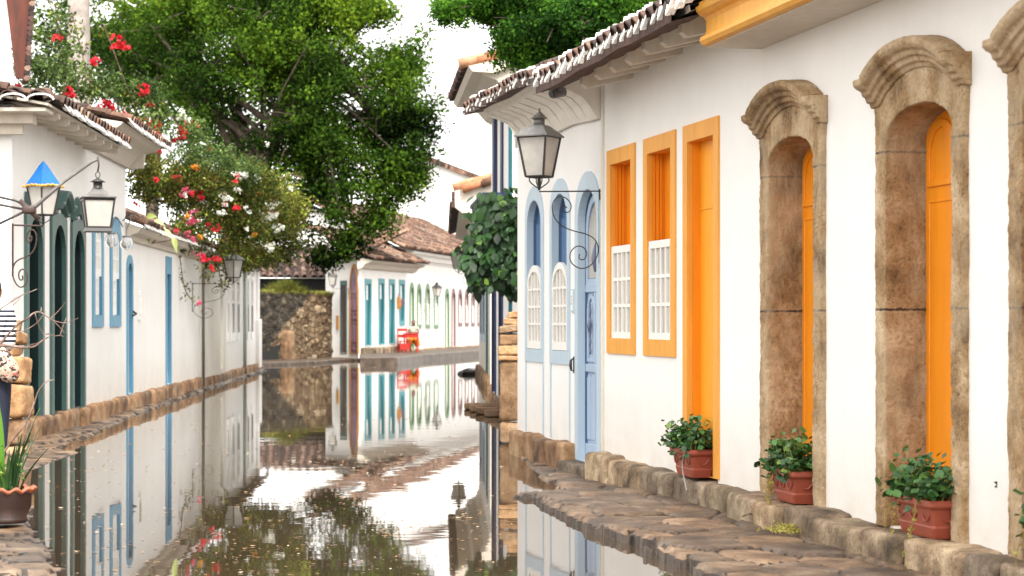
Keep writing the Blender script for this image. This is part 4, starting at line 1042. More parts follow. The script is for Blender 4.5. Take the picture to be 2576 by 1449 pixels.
# ---- greyer house with a dark door, then the last left-hand house ----------------------------------
D1 = LL.sub(500); hD = D1.house('grey_house', 'streaky greyish house with one narrow black door half hidden by bougainvillea')
SD = D1.S; eD = SD(562)
a, b = SD(548.5), SD(556)
wall(D1, hD, .003, eD, 3.22, [rect(a,b,.35,2.55)], M['white_old'], rev=.25, y0=-.06)  # greyer, streakier plaster colour than the neighbouring fronts
slab('door', hD, M['bgreen'], rect(a-.02,b+.02,.33,2.57), .06, .09)
pp = MB(); pp.tube([(.06,-.10,.0),(.06,-.10,3.1)], .03, 8); pp.build('downpipe', M['tin'], hD)
plinth(hD, .01, eD, .11, .2, -.2, .25, .8, M['plinthl'], seed=38, n=5, amp=.02)
tiles('roof', hD, D1, .0, eD, 3.15, .34, R(22), 3.0, M['tile'], seed=58, pitch=.26)
E1 = LL.sub(562); hE = E1.house('white_house', 'last white house on the left with tall narrow green-black windows before the rubble wall')
SE = E1.S; eE_ = SE(648.5)
wl_ = [(SE(571.5),SE(575.5)),(SE(583),SE(589)),(SE(596.5),SE(601.5)),(SE(622),SE(625.5)),(SE(631.5),SE(635.5))]
wall(E1, hE, .003, eE_, 3.2, [rect(a,b,1.22,2.75) for a,b in wl_], M['white'], rev=.25)
for a, b in wl_:
    f = band('window', hE, M['sash'], rect(a-.05,b+.05,1.0,2.85), rect(a+.0,b-.0,1.22,2.75), -.02, .03)
    slab('shutter', f, M['bgreen'], rect(a,b,1.22,2.02), .05, .08); sash(f, a+.01, b-.01, 2.0, 2.74, 2, 2, .0, bar=.04, rim=.05, name='upper_sash')
pp = MB(); pp.tube([(SE(612),-.05,.2),(SE(612),-.05,3.1)], .045, 8); pp.build('downpipe', M['palegreen'], hE)
pm = MB(); pm.box(eE_-.9, eE_+.12, -.12, .5, .1, 1.60); pm.box(eE_-.6, eE_+.06, -.06, .5, 1.601, 3.3); pm.build('corner_buttress', M['white'], hE, bevel=.03)
plinth(hE, .01, eE_, .11, .2, -.2, .25, .9, M['plinthl'], seed=39, n=5, amp=.02)
tiles('roof', hE, E1, .0, eE_+.3, 3.12, .34, R(22), 3.0, M['tile'], seed=59, pitch=.26)

# ---- tall house end seen over the near roof (top left) ----------------------------------------------
YT = 31.0; Pt = lambda px, py, Y=YT: W(px, py, Y)
hT = thing('tall_house', 'tall pale house end with red-brown verge at the top left corner', 'house', (Pt(30,230).x, YT, 0), R(16))
ox = hT.location.x
mb = MB(); x = lambda px: Pt(px,0).x-ox; z = lambda py: Pt(0,py).z
mb.prism([(-9,.0),(x(38),0),(x(38),z(228)),(x(16),z(0)),(x(10),z(-60)),(x(-160),z(-420)),(-9,z(-420))], 0.0, 5.0); mb.build('wall', M['white_old'], hT)
vg = MB()
for k in range(26):
    t0 = k/25; c0 = Vector((x(58+24*(1-t0)) ,-.55+.0, z(198-215*(1-t0))))
    
P0 = [(x(39),z(198)),(x(68),z(198)),(x(84),z(-20)),(x(92),z(-90)),(x(8),z(-90)),(x(16),z(0))]
vg.prism(P0, -.1, .0, tint=.4)
vo_ = vg.build('verge_soffit', paint('red_brown_boards', (.10,.022,.010), .7, .5, wear=.2, wcol=(.4,.2,.12)), hT)
vg = MB()
for k in range(22):
    py = 196-k*12.5; xx = x(68+ (198-py)*16/218.0); vg.tube([(xx-.02,-.25,z(py)-.02),(xx-.03,.25,z(py)-.02)], .045, 7, random.Random(k).random())
vg.build('verge_tiles', M['tiled'], hT)

# ================================================================ HOUSES ACROSS THE END OF THE STREET
# ---- rubble wall ----------------------------------------------------------------------------------
p0, p1 = W(650, 735, 76.0), W(836, 742, 81.2)
F1 = Line((p0.x, p0.y), (p1.x-p0.x, p1.y-p0.y)); w1 = thing('rubble_wall', 'old rubble stone garden wall with mossy top at the end of the left row', 'wall', (p0.x,p0.y,0), F1.rz)
Lw = (p1-p0).xy.length; mb = MB(); nx_, nz_ = 90, 34; v = []
for i in range(nx_+1):
    for j in range(nz_+1):
        x_ = -1.2+(Lw+1.2)*i/nx_; zt_ = 2.62+.05*noise.noise(Vector((x_*1.2,3,0))); z_ = -.1+(zt_+.1)*j/nz_
        n_ = noise.voronoi(Vector((x_*3.0, 0, z_*4.0)))[0]; v.append((x_, -.10+.11*min(1, n_[0]*1.6)+.03*noise.noise(Vector((x_*.8,z_,4))), z_))
mb.add(v, [(i*(nz_+1)+j, (i+1)*(nz_+1)+j, (i+1)*(nz_+1)+j+1, i*(nz_+1)+j+1) for i in range(nx_) for j in range(nz_)], .5, False)
mb.box(-1.2, Lw, .02, .55, -.1, 2.60); mb.build('stonework', M['rubble'], w1)
mb = MB(); mb.rbox((2.0,-.10,.55),(.36,.12,.62),.05,8,.03,tint=.3); mb.build('buttress', M['plinthl'], w1)
mb = MB(); mb.box(-.6,1.55,-.02,.04,-.05,.62); mb.build('painted_opening', M['dark'], w1)  # solid box; the opening's inner shade is put into its near-black colour
rng = np.random.default_rng(4)
cc = np.stack([rng.uniform(-.5,Lw,260), rng.uniform(-.1,.4,260), 2.62+rng.uniform(-.02,.05,260)],1); v,q,t_ = gauss_leaves(cc, 26, .09, .045, rng, rng.uniform(.2,1,260)); np_mesh('moss_cap', v, q, t_, M['moss'], w1)
gp = thing('wild_grass', 'feathery green grass clump growing on top of the rubble wall', 'grass', F1.at(2.4,.2,2.6), F1.rz)
rng = np.random.default_rng(5); n_ = 2600; bx = rng.normal(0,.75,n_)+.3; by = rng.uniform(-.2,.3,n_); hh = rng.uniform(.1,.62,n_)*np.exp(-(bx/1.4)**2)*(.45+.55*np.abs(np.sin(bx*3.1+1))); lx = rng.normal(0,.2,n_); ly = rng.normal(0,.15,n_)
b0 = np.stack([bx,by,np.zeros(n_)],1); b1 = b0+np.stack([lx*.4,ly*.4,hh*.6],1); b2 = b0+np.stack([lx,ly,hh],1); ww = np.array([.014,0,0])
v = np.stack([b0-ww,b0+ww,b1+ww*.8,b1-ww*.8, b1-ww*.8,b1+ww*.8,b2+ww*.2,b2-ww*.2],1).reshape(-1,3); q = np.arange(n_*8).reshape(-1,4)
np_mesh('blades', v, q, np.clip(rng.normal(.62,.2,n_*2),0,1), M['leafb'], gp)

# ---- tiled shed behind the wall ---------------------------------------------------------------------
F2 = Line(W(640,700,83.5)[0:2], (1,.18)); hS = F2.house('shed', 'low shed with dark weathered tiled roof behind the rubble wall', 'shed')
eS = F2.S(822); zs_ = CH+(808-700)*83.5/FPX
wall(F2, hS, 0, eS, zs_, [], M['dark'], depth=4)  # shade under the eaves is put into the near-black wall colour
tiles('roof', hS, F2, -.5, eS+.25, zs_, .5, R(27), 3.3, M['tilew'], seed=61, pitch=.33, row=.42, jitr=.03)

# ---- corner house with purple arched door (narrow left side) and teal doors (front) -----------------
F3 = Line(W(819,0,82.4)[0:2], ((W(905,0,80)-W(819,0,82.4)).x, (W(905,0,80)-W(819,0,82.4)).y)); hG = F3.house('white_house', 'corner house at the end of the street with mauve arched door and four teal openings')
SG = F3.S; eG = SG(905); Zg = F3.Z
dd = (SG(857), SG(873)); dp = (SG(881), SG(906))
zg = lambda px, py: F3.Z(px, py)
holes = [rect(dd[0]+.06, dd[1]-.06, .3, zg(865,716))]
wall(F3, hG, 0, eG, 4.3, holes, M['white_far'], rev=.05, depth=.07, top=[(eG,4.3),(eG-.3,4.4),(.35,4.35),(.0,3.9)])
f = band('door', hG, M['dgreen'], rect(dd[0],dd[1],.28,zg(865,706)), rect(dd[0]+.12,dd[1]-.1,.29,zg(865,717)), -.03, .03)
slab('door_leaf', f, M['brown'], rect(dd[0]+.1,(dd[0]+dd[1])/2,.3,zg(865,716)), .01, .03); slab('door_leaf', f, M['bgreen'], rect((dd[0]+dd[1])/2,dd[1]-.08,.3,zg(865,716)), .025, .045)
a, b = dp[0]+.0, eG-.02
f = band('arched_door', hG, M['ocre'], arch(a,b,.28,2.7,zg(893,664),12), arch(a+.10,b-.10,.279,2.7,zg(893,672),12), -.06, .03)
d = slab('door_leaf', f, M['purple'], arch(a+.06,b-.06,.28,2.7,zg(893,671),12), -.03, .0)
p = MB(); c = (a+b)/2
for x0,x1 in ((a+.10,c-.02),(c+.02,b-.10)):
    for z0,z1 in ((.4,.62),(.72,1.5),(1.6,1.85),(1.95,2.5),(2.6,3.2)): p.ring(rect(x0,x1,z0,z1), rect(x0+.04,x1-.04,z0+.04,z1-.04), -.055, -.031)
p.build('raised_panel', M['purple'], d)
pm = MB(); pm.box(SG(848),SG(853),-.05,-.002,1.2,1.75); pm.build('meter_box', M['ocre'], hG)
F4 = Line(F3.at(eG), (.233, 1.0)); F4 = Line(F3.at(eG), (.233,1.0)); SF = F4.S; eF = SF(1023)
hH = bpy.data.objects.new('front', None); 
def teal_part(o):
    o.matrix_local = hG.matrix_world.inverted() @ Matrix.Translation((F4.O.x,F4.O.y,0)) @ Matrix.Rotation(F4.rz,4,'Z'); return o
bpy.data.objects.remove(hH); bpy.context.view_layer.update()
od = [(SF(917.4),SF(933.5),703,870,1),(SF(951.7),SF(966.5),702,867,1),(SF(978),SF(992.5),703.5,865,1),(SF(1003.6),SF(1017.5),705,819,0)]
holes = []
for a,b,t0,b0,kind in od:
    pc = 905; zt_ = CH+(HY-t0)*F4.Y((a+b)/2)/FPX; zb_ = CH+(HY-b0)*F4.Y((a+b)/2)/FPX; holes.append(rect(a+.12,b-.12,zb_+(.02 if kind else .2),zt_-.18))
teal_part(wall(F4, hG, .004, eF, 4.3, holes, M['white_far'], rev=.05, depth=.07))
A_ = F3.at(.05,.068); B_ = F4.at(.10,.068); C_ = F4.at(eF-.02,.068); D_ = C_+Vector((-3.2,.9,0)); inv_ = hG.matrix_world.inverted(); cr = MB()
cr.prism([tuple((inv_ @ q).xy) for q in (A_,B_,C_,D_)], -.3, 4.28, axis='z'); cr.build('wall', M['white_far'], hG)
for (a,b,t0,b0,kind), h_ in zip(od, holes):
    z0, z1 = h_[0][1], h_[2][1]
    f = teal_part(band('door' if kind else 'window', hG, M['lteal'], rect(a,b,z0-(.015 if kind else .2),z1+.2), rect(a+.14,b-.14,z0-(.014 if kind else 0),z1), -.03, .03))
    s_ = slab('door_leaf' if kind else 'shutter', f, M['teal'], rect(a+.1,b-.1,z0,z1), .03, .045)
    r_ = MB(); r_.box(a+.16,a+.46,.012,.025,z1-.62,z1-.05); r_.build('fanlight', M['sash'], f)
_=teal_part(plinth(hG, .02, eF, .12, .12, .1, .52, 1.1, M['plinth'], seed=62, n=5, amp=.02))
def hip(o): return teal_part(o)
zE = F4.Z(905.5, 654); 
ro = tiles('roof', hG, F4, -.4, eF+1.0, zE, .75, R(24), 3.4, M['tile'], seed=63, pitch=.30, row=.4, jitr=.03); teal_part(ro)
ro = tiles('roof', hG, F3, -.1, eG+.4, zE, .6, R(24), 3.0, M['tile'], seed=64, pitch=.30, row=.4, jitr=.03)
sf = MB(); sf.prism([(-.62,zE-.02),(-.5,zE-.10),(-.3,zE-.16),(-.2,zE-.3),(.0,zE-.36),(.02,zE+.1)], -.3, eF+.8, axis='x'); teal_part(sf.build('cornice', M['soffit'], hG))

# ---- long white house with green and maroon openings --------------------------------------------------
K1 = Line(((1022-CX)*89/FPX, 89.0), (.175, 1.0)); hK = K1.house('white_house', 'long white house across the far end with green and maroon arched windows')
SK = K1.S; eK = SK(1262)
op = []                                                 # (a,b,top,bottom,kind,colour)
for a,b in ((1048,1059.5),(1069.5,1081),(1090.6,1102)): op.append((a,b,713,826.5,'w','green'))
for a,b in ((1152,1162),(1168.6,1178),(1185,1193.5),(1200.5,1208.5)): op.append((a,b,727,821,'w','brown'))
op += [(1029.5,1041,710,871,'d','lgreen'),(1118.7,1129.5,725,871,'d','green'),(1135.3,1145.3,725,871,'d','brown')]
holes = []; op2 = []
for a,b,t0,b0,kd,cl in op:
    a, b = SK(a), SK(b); Ym = K1.Y((a+b)/2); zt_ = CH+(HY-t0)*Ym/FPX; zb_ = CH+(HY-b0)*Ym/FPX
    if kd == 'd': zb_ = .32
    op2.append((a,b,zt_,zb_,kd,cl)); holes.append(arch(a+.18,b-.18,zb_+(.2 if kd == 'w' else .02),zt_-.55,zt_-.22,8))
wall(K1, hK, -.6, eK, 4.7, holes, M['white_far'], rev=.25, depth=5)
gb = MB(); gb.prism([(0,4.6),(5.1,4.6),(5.1,7.1)], -2.7, -.6, axis='x'); gb.prism([(0,4.0),(5.0,4.0),(5.0,4.7),(0,4.7)], -2.7, -.61, axis='x'); gb.build('gable', M['white_far'], hK)
for (a,b,zt_,zb_,kd,cl), h_ in zip(op2, holes):
    fr = {'green':'lgreen','brown':'lbrown','lgreen':'lgreen'}[cl]
    zi = zb_+(.18 if kd == 'w' else .001)
    f = band('window' if kd == 'w' else 'door', hK, M[fr], arch(a,b,zb_,zt_-.5,zt_,10), arch(a+.2,b-.2,zi,zt_-.55,zt_-.24,10), -.03, .03)
    slab('shutter' if kd == 'w' else 'door_leaf', f, M[cl], arch(a+.15,b-.15,zb_+.02,zt_-.55,zt_-.22,8), .10, .13)
    if kd == 'w':
        zm = zb_+.18+(zt_-zb_)*.47; sash(f, a+.17, b-.17, zb_+.17, zm, 3, 3, -.02, arched=.25, rim=.08, bar=.05)
plinth(hK, -.2, eK, .12, .15, .1, .32, 1.2, M['plinthl'], seed=66, n=4, amp=.02)
zK = CH+(HY-637)*K1.Y(SK(1060))/FPX
tiles('roof', hK, K1, -3.0, eK, zK, .6, R(26), 5.8, M['tile'], seed=67, pitch=.34, row=.46, jitr=.035)
sf = MB(); sf.prism([(-.5,zK-.02),(-.42,zK-.12),(-.25,zK-.16),(-.2,zK-.34),(-.08,zK-.38),(.0,zK-.5),(.02,zK+.1)], -.6, eK, axis='x'); sf.build('cornice', M['white_far'], hK)

# ---- big white gable behind -------------------------------------------------------------------------
YB = 118.0; pB = lambda px, py: W(px, py, YB)
hM = thing('tall_white_building', 'large plain white gable wall rising behind the tiled roofs', 'building', (pB(1130,0).x, YB, 0), 0)
ox = hM.location.x; mb = MB(); X_ = lambda px: pB(px,0).x-ox; Z_ = lambda py: pB(0,py).z
mb.prism([(X_(900),0),(X_(1262),0),(X_(1262),Z_(470)),(X_(1200),Z_(444)),(X_(1045),Z_(386)),(X_(900),Z_(345))], 0, 14); mb.build('wall', M['white_far'], hM)
vt = MB(); rr = random.Random(3)
for k in range(52):
    px = 930+k*6.0; py = 352+(px-930)*.32+((px-1060)*.06 if px > 1060 else 0); a = pB(px,py); vt.tube([(a.x-ox-.14,-.3,a.z+.02),(a.x-ox-.12,1.2,a.z+.06)], .13, 7, min(1,max(0,rr.gauss(.55,.25))))
vt.prism([(X_(900),Z_(345)),(X_(1045),Z_(387)),(X_(1262),Z_(471)),(X_(1262),Z_(463)),(X_(1045),Z_(380)),(X_(900),Z_(338))], -.28, 14.2, tint=.4)
vt.build('roof', M['tile'], hM)
pm = MB(); pm.box(X_(1103),X_(1112),-.1,-.001,Z_(600),Z_(566)); pm.build('wall_niche', M['white_old'], hM)

# ---- stone quay in front of these houses ------------------------------------------------------------
def quay(name, pts_px, z, mat, dz=.0):
    base = [G(px,py,z) for px,py in pts_px]; mb = MB(); mb.prism([(p.x,p.y) for p in base], -.3, z, axis='z', tint=.12); return mb.build(name, mat, kind='structure', bevel=.03)
quay('pavement', [(906,899.5),(1000,899),(1060,891.5),(1120,887),(1200,881.5),(1262,877),(1262,868),(1180,868),(1100,871),(1035,874),(1022,876),(905,884)], .26, M['flag'])
quay('pavement', [(640,914),(720,911),(800,908),(870,902),(908,901),(906,888),(836,888),(650,894),(600,900)], .10, M['flag'])

bracket_lantern('grey lantern beside the mauve arched door across the far end', F3, SG(877), F3.Z(876,726), .7, .95, cap='tin', scroll=False, drop=.4)
bracket_lantern('dark lantern between the green arched windows across the far end', K1, SK(1066), K1.Z(1058,752), .6, 1.0, cap='iron')
bracket_lantern('lantern half hidden in bougainvillea on the left-hand wall', D1, -1.4, 2.35, .9, 1.0, cap='tin')
# ================================================================ POTS AND PLANTS
def planter(label, s_near, seed, n_leaf=44, ln=.50, dfront=.12, z=.272, vines=3, hose=False):
    """terracotta window box with swag relief, standing on the plinth; s_near: corner nearest the viewer"""
    p = LR.at(s_near-ln/2, -dfront+.10, z); t = thing('planter', label, 'planter', p, LR.rz, 'terracotta planters on the plinth'); t.scale = (1.06, 1.06, 1.22)
    rr = random.Random(seed)
    def loop(hx, hy, z, r=.02):
        out = []
        for (cx,cy,a0) in ((hx-r,hy-r,0),(-hx+r,hy-r,90),(-hx+r,-hy+r,180),(hx-r,-hy+r,270)):
            for q in range(4): a = R(a0+30*q); out.append((cx+r*math.cos(a), cy+r*math.sin(a), z))
        return out
    mb = MB(); lv = [(ln/2-.055,.072,0,.02),(ln/2-.05,.077,.012,.02),(ln/2-.035,.088,.055,.02),(ln/2-.04,.084,.062,.02),(ln/2-.02,.10,.145,.02),(ln/2+.0,.118,.150,.025),(ln/2+.008,.124,.160,.028),(ln/2+.008,.124,.178,.028),(ln/2-.0,.116,.187,.02),(ln/2-.022,.095,.184,.02),(ln/2-.03,.09,.15,.02)]
    v = [q for l in lv for q in loop(*l)]; m = 16
    mb.add(v, [(k*m+i,k*m+(i+1)%m,(k+1)*m+(i+1)%m,(k+1)*m+i) for k in range(len(lv)-1) for i in range(m)], .5, False)
    mb.add(v[:m], [tuple(range(m))]); mb.build('box', M['terra'], t, bevel=.003)
    sw = MB()
    for k in range(3):
        c = -ln/3.2+k*ln/3.2; P = [(c+.06*u, -.0935-.009*(1-abs(u)), .13-.045*(1-u*u)) for u in np.linspace(-1,1,9)]; sw.tube(P, .005, 5)
    P = [(ln/2-.028, .05*u, .13-.045*(1-u*u)) for u in np.linspace(-1,1,9)]; sw.tube(P, .006, 5)
    sw.build('swag_relief', M['terra'], t)
    sl_ = MB(); sl_.box(-ln/2+.035,ln/2-.035,-.085,.085,.14,.165); sl_.build('soil', M['soil'], t)
    # round lobed leaves on stalks
    rng = np.random.default_rng(seed); V = []; Q = []; T = []; st = MB()
    for k in range(n_leaf*12):
        bx, by = rng.uniform(-ln/2+.02,ln/2-.02), rng.uniform(-.10,.08)
        hx = bx*1.16+rng.normal(0,.03); hy = by*1.25-.02+rng.normal(0,.03); hz_ = .19+abs(rng.normal(.075,.06))*(1-.5*abs(hx/ln)*1.3)+(.05 if rng.random() < .15 else 0)
        if hy < -.12 and rng.random() < .5: hz_ -= .06
        r = rng.uniform(.013,.028); nrm = Vector((rng.normal(0,.5), rng.normal(-.35,.5), 1)).normalized(); u = nrm.cross(Vector((0,1,.2))).normalized(); w_ = nrm.cross(u)
        b = len(V); V.append(Vector((hx,hy,hz_-.006))); ring_ = []
        for q in range(8):
            a = 2*math.pi*q/8; rr_ = r*(1.0+.10*math.cos(2*a)); V.append(Vector((hx,hy,hz_))+u*(rr_*math.cos(a))+w_*(rr_*math.sin(a))+nrm*.004*math.cos(3*a))
        tn = float(np.clip(rng.normal(.52,.2)+(hz_-.25)*1.2,0,.9))+(.2 if rng.random() < .04 else 0)
        for q in range(8): Q.append((b,b+1+q,b+1+(q+1)%8)); T.append(min(1,tn))
        if k % 10 == 0: st.tube([(bx,by,.15),(hx,hy,hz_-.006)], .0025, 3)
    np_mesh('foliage', np.array([tuple(q) for q in V]), np.array(Q), np.array(T), M['herb'], t)
    st.build('stalk', M['vine'], t)
    if vines:
        vm = MB(); cc = []
        for k in range(vines):
            x_ = rng.uniform(-ln/2,ln/2-.05); P = [(x_,-.10,.18),(x_+.01,-.15,.17)]; l = rng.uniform(.2,.42)
            for q in range(1,9): P.append((x_+.02*math.sin(q*1.3), -.155-.004*q, .17-l*q/8)); cc.append(P[-1])
            vm.tube(P, .0022, 4, .3)
        vm.build('trailing_stem', M['vine'], t, kind='stuff')
        cc = np.array(cc); v,q,tt = gauss_leaves(cc, 7, .018, .018, rng, rng.uniform(.2,1,len(cc))); np_mesh('trailing_leaves', v, q, tt, M['vine'], t)
    if hose:
        P = smooth([(ln/2-.10,-.11,.20),(ln/2-.105,-.14,.175),(ln/2-.09,-.15,.10),(ln/2-.03,-.16,.03),(ln/2+.06,-.17,-.03),(ln/2+.12,-.175,-.085)],2)
        hb = MB(); hb.tube(P, .0065, 8); ho = hb.build('hose', M['hose'], None)
        ho.parent = None; ho.location = p; ho.rotation_euler = (0,0,LR.rz); put(ho, None, 'grey hose hanging out of the planter at the ochre door', 'hose')
    return t
planter('planter of green geraniums before the tall ochre door, farthest of the row', LR.S(1788), 3, dfront=.16, z=.275, vines=0, hose=True, ln=.52)
planter('planter of ivy-leaved geraniums in the first stone doorway, nearest the ochre door', LR.S(2048), 14, ln=.44, dfront=.15, vines=2)
planter('planter with long yellow trailing vines in the second stone doorway', LR.S(2404), 25, ln=.56, dfront=.14, vines=4)
tq = planter('planter with thin flowering sprigs in the nearest doorway at the right edge', LR.S(2549)+1.0, 36, ln=.5, dfront=.14, vines=1)
# sprigs reaching out of the nearest planter
Ys = 11.35; sp = thing('flowering_sprig', 'thin wild sprig with narrow leaves and a tiny lilac flower at the right edge', 'plant', tuple(W(2600,1300,Ys)), 0)
o_ = sp.location.copy(); mb = MB(); cc = []; lf = MB()
def sprig(pts, leaves):
    P = smooth([tuple(W(a,b,Ys+c)-o_) for a,b,c in pts],1); mb.tube(P, .0045, 5)
    for (a,b,l,an) in leaves:
        q = W(a,b,Ys)-o_; d = Vector((math.cos(R(an)),-.2,math.sin(R(an)))).normalized(); n_ = Vector((-d.z,0,d.x)); w2 = l*.26
        lf.add([q, q+d*l*.45+n_*w2, q+d*l, q+d*l*.45-n_*w2], [(0,1,2,3)], random.random())
sprig([(2600,1300,0),(2570,1265,0),(2545,1235,0),(2528,1222,0)], [(2540,1228,.07,-110),(2535,1222,.07,-100),(2530,1220,.065,-135),(2528,1220,.07,165),(2525,1220,.06,190),(2528,1220,.05,90)])
sprig([(2600,1300,0),(2585,1290,0),(2565,1283,0),(2548,1285,0)], [(2550,1285,.06,200),(2553,1285,.06,-95),(2560,1283,.06,-80),(2566,1283,.06,60),(2572,1283,.05,-60),(2552,1284,.05,160)])
mb.tube([tuple(W(2600,1300,Ys)-o_),tuple(W(2610,1362,Ys)-o_)], .004, 5)
mb.build('stem', M['twig'], sp); lf.build('leaves', M['herb'], sp)
mb = MB(); q = W(2562,1274,Ys)-o_; mb.lathe([(.002,-.02),(.008,-.005),(.012,.012),(.004,.018)], q, 7); mb.build('flower', paint('lilac_petal',(.55,.35,.5),.5,.1), sp)
# small weeds and litter on the right pavement
rng = np.random.default_rng(8)
def weed(label, px, py, z, n, r, mat, seed):
    g = G(px,py,z); t = thing('weed', label, 'weed', g, 0, None); rg = np.random.default_rng(seed)
    cc = np.stack([rg.normal(0,r,n), rg.normal(0,r*1.2,n), abs(rg.normal(.015,.012,n))],1); v,q,tt = gauss_leaves(cc, 9, .018, .016, rg, rg.uniform(.3,1,n)); np_mesh('leaves', v, q, tt, mat, t)
weed('low yellow-green weed growing at the foot of the plinth', 1982, 1334, .14, 90, .07, M['vine'], 1)
weed('wisp of green weed at the foot of the plinth near the pavement edge', 2300, 1402, .16, 26, .03, M['vine'], 2)
st = MB(); a = G(1868,1303,.15); st.tube([(0,0,.01),(.05,.10,.02),(.10,.17,.012)], .006, 5); o = st.build('dry_stick', M['twig']); o.location = a; put(o, None, 'dry stick lying on the flagstones beside the plinth', 'stick')

# ---- snake plant in a frilled pot, on the near-left platform -------------------------------------------
pp_ = W(18,1310,13.3); t = thing('potted_plant', 'dark frilled terracotta pot of snake plants on the stone platform', 'potted plant', (pp_.x,pp_.y,.235), 0)
mb = MB(); mb.lathe([(.02,.0),(.118,.0),(.125,.012),(.128,.03),(.122,.035),(.150,.10),(.160,.19),(.163,.20),(.150,.20),(.140,.16)], n=40); mb.build('pot', M['terrad'], t)
mb = MB(); v = []
for (r, z_) in ((.155,.196),(.178,.206),(.182,.218),(.170,.226),(.150,.216)):
    for k in range(72): a = 2*math.pi*k/72; v.append(((r+.010*math.sin(a*12))*math.cos(a),(r+.010*math.sin(a*12))*math.sin(a),z_+.012*math.sin(a*12+1)))
mb.add(v, [(k*72+i,k*72+(i+1)%72,(k+1)*72+(i+1)%72,(k+1)*72+i) for k in range(4) for i in range(72)], .5, True); mb.build('frilled_rim', M['terrar'], t)
mb = MB(); mb.lathe([(.001,.19),(.15,.185)], n=20); mb.build('soil', M['soil'], t)
def blade(mb, base, d, h, w_, lean, tint, curve=0.0, n=7):
    base = Vector(base); side = Vector((math.cos(d+math.pi/2),math.sin(d+math.pi/2),0)); out = Vector((math.cos(d),math.sin(d),0)); v = []
    for k in range(n+1):
        u = k/n; c = base+Vector((0,0,1))*(h*u*(1-curve*u*.35))+out*(lean*u**1.6); ww = w_*(.55+.9*u-1.45*u**3.2) if u < 1 else .001
        tw = side*ww; v += [c-tw, c+out*(-.006), c+tw]
    mb.add(v, [(3*k+a,3*k+a+1,3*k+a+4,3*k+a+3) for k in range(n) for a in (0,1)], tint, True)
bl = tintmat('snake_plant_leaf', [(0,(.010,.028,.010)),(.5,(.03,.075,.02)),(1,(.10,.2,.05))], .4, nscale=14, trans=.08)
rr = random.Random(4); mb = MB()
for k in range(26):
    a = rr.uniform(0,6.28); r = rr.uniform(.01,.09); blade(mb, (r*math.cos(a),r*math.sin(a),.18), a, rr.uniform(.2,.42), rr.uniform(.012,.02), rr.uniform(.02,.14), rr.uniform(.1,.7))
blade(mb, (.05,-.02,.18), .0, .56, .022, .17, .6); blade(mb, (.06,.03,.18), .1, .44, .02, .15, .4); blade(mb, (.08,.0,.18), -.2, .30, .022, .20, .3)
mb.build('sword_leaves', bl, t)
mb = MB(); blade(mb, (-.03,-.03,.2), 2.9, .58, .065, .02, .98, n=12); mb.build('broad_leaf', tintmat('fresh_leaf',[(0,(.05,.14,.02)),(1,(.14,.36,.03))],.35,trans=.25), t)
rng = np.random.default_rng(6); cc = np.array([[.02+.012*k*math.sin(k), -.04, .2+.03*k] for k in range(11)]+[[.10,-.03,.3+.02*k] for k in range(5)]); v,q,tt = gauss_leaves(cc, 7, .03, .022, rng, rng.uniform(.3,.9,len(cc))); np_mesh('creeper_leaves', v, q, tt, M['herb'], t)

# ---- bare shrub -------------------------------------------------------------------------------------
Yb = 13.9; ob = W(-70,1330,Yb); ob.z = .23; t = thing('bare_shrub', 'leafless brown twigs reaching in from the left edge', 'shrub', tuple(ob), 0); mb = MB()
bp = lambda pts: [tuple(W(a*.213, 697.7+b*.213, Yb+c)-ob) for a,b,c in pts]
tw_ = [([(-330,3000,0),(-300,1700,.05),(-200,1150,.1),(-90,900,.05),(0,800,0),(100,808,0),(200,818,0),(300,833,0),(400,822,0),(450,790,0),(510,738,0),(575,705,0)], (.016,.004)),
 ([(-90,900,.05),(20,770,0),(90,680,0),(200,560,-.03),(330,485,-.05),(380,430,-.05),(430,408,-.05),(480,410,-.05),(550,460,-.03),(600,490,0),(700,580,0),(765,662,0)], (.008,.0022)),
 ([(70,700,0),(180,672,.02),(330,610,.05),(440,540,.06),(500,460,.06),(540,400,.06)], (.005,.002)),
 ([(415,425,-.05),(450,560,0),(480,620,.02),(520,672,.02),(540,700,0)], (.0045,.002)), ([(540,672,.02),(580,665,0),(620,695,0),(710,685,0),(755,700,0)], (.005,.002)),
 ([(710,685,0),(735,600,0),(785,475,.02)], (.005,.0015)), ([(600,485,0),(680,410,.03),(730,350,.03),(775,290,.03)], (.004,.0015)), ([(620,510,0),(700,530,0),(770,542,0),(850,515,0),(925,480,0)], (.0045,.0015)),
 ([(-200,600,.1),(0,370,.1),(120,300,.1),(250,212,.1),(340,180,.1),(440,138,.1)], (.006,.0025)), ([(-200,1150,.1),(-210,800,.1),(-200,600,.1)], (.008,.006)),
 ([(100,310,.1),(150,260,.1),(200,225,.1)], (.003,.0015)), ([(150,330,.1),(210,280,.1),(245,215,.1)], (.003,.0015)), ([(480,410,-.05),(490,370,-.05),(485,345,-.05)], (.005,.001)), ([(300,833,0),(360,795,0),(440,780,0),(530,725,0)], (.0035,.0015)),
 ([(-330,3000,0),(-100,2300,.1),(120,1950,.1),(330,1700,.1),(420,1440,.1),(450,1340,.1),(550,1222,.1),(645,1210,.1)], (.009,.0025)), ([(330,1700,.1),(300,1850,.1),(230,2050,.1)], (.003,.002)), ([(180,650,0),(175,690,0)], (.003,.001))]
for P, (r0, r1) in tw_:
    Q = smooth(bp(P), 1); mb.tube(Q, [r0+(r1-r0)*k/(len(Q)-1) for k in range(len(Q))], 6)
mb.build('branches', M['twig'], t)

# ================================================================ LAMPS ON THE LEFT
bracket_lantern('blue-capped lantern with scalloped gold trim on a rusty scroll bracket', LL, LL.S(29), LL.Z(29,566), .38, .92, cap='blue', drop=.62, rot=R(4), thin=.012, group=None)
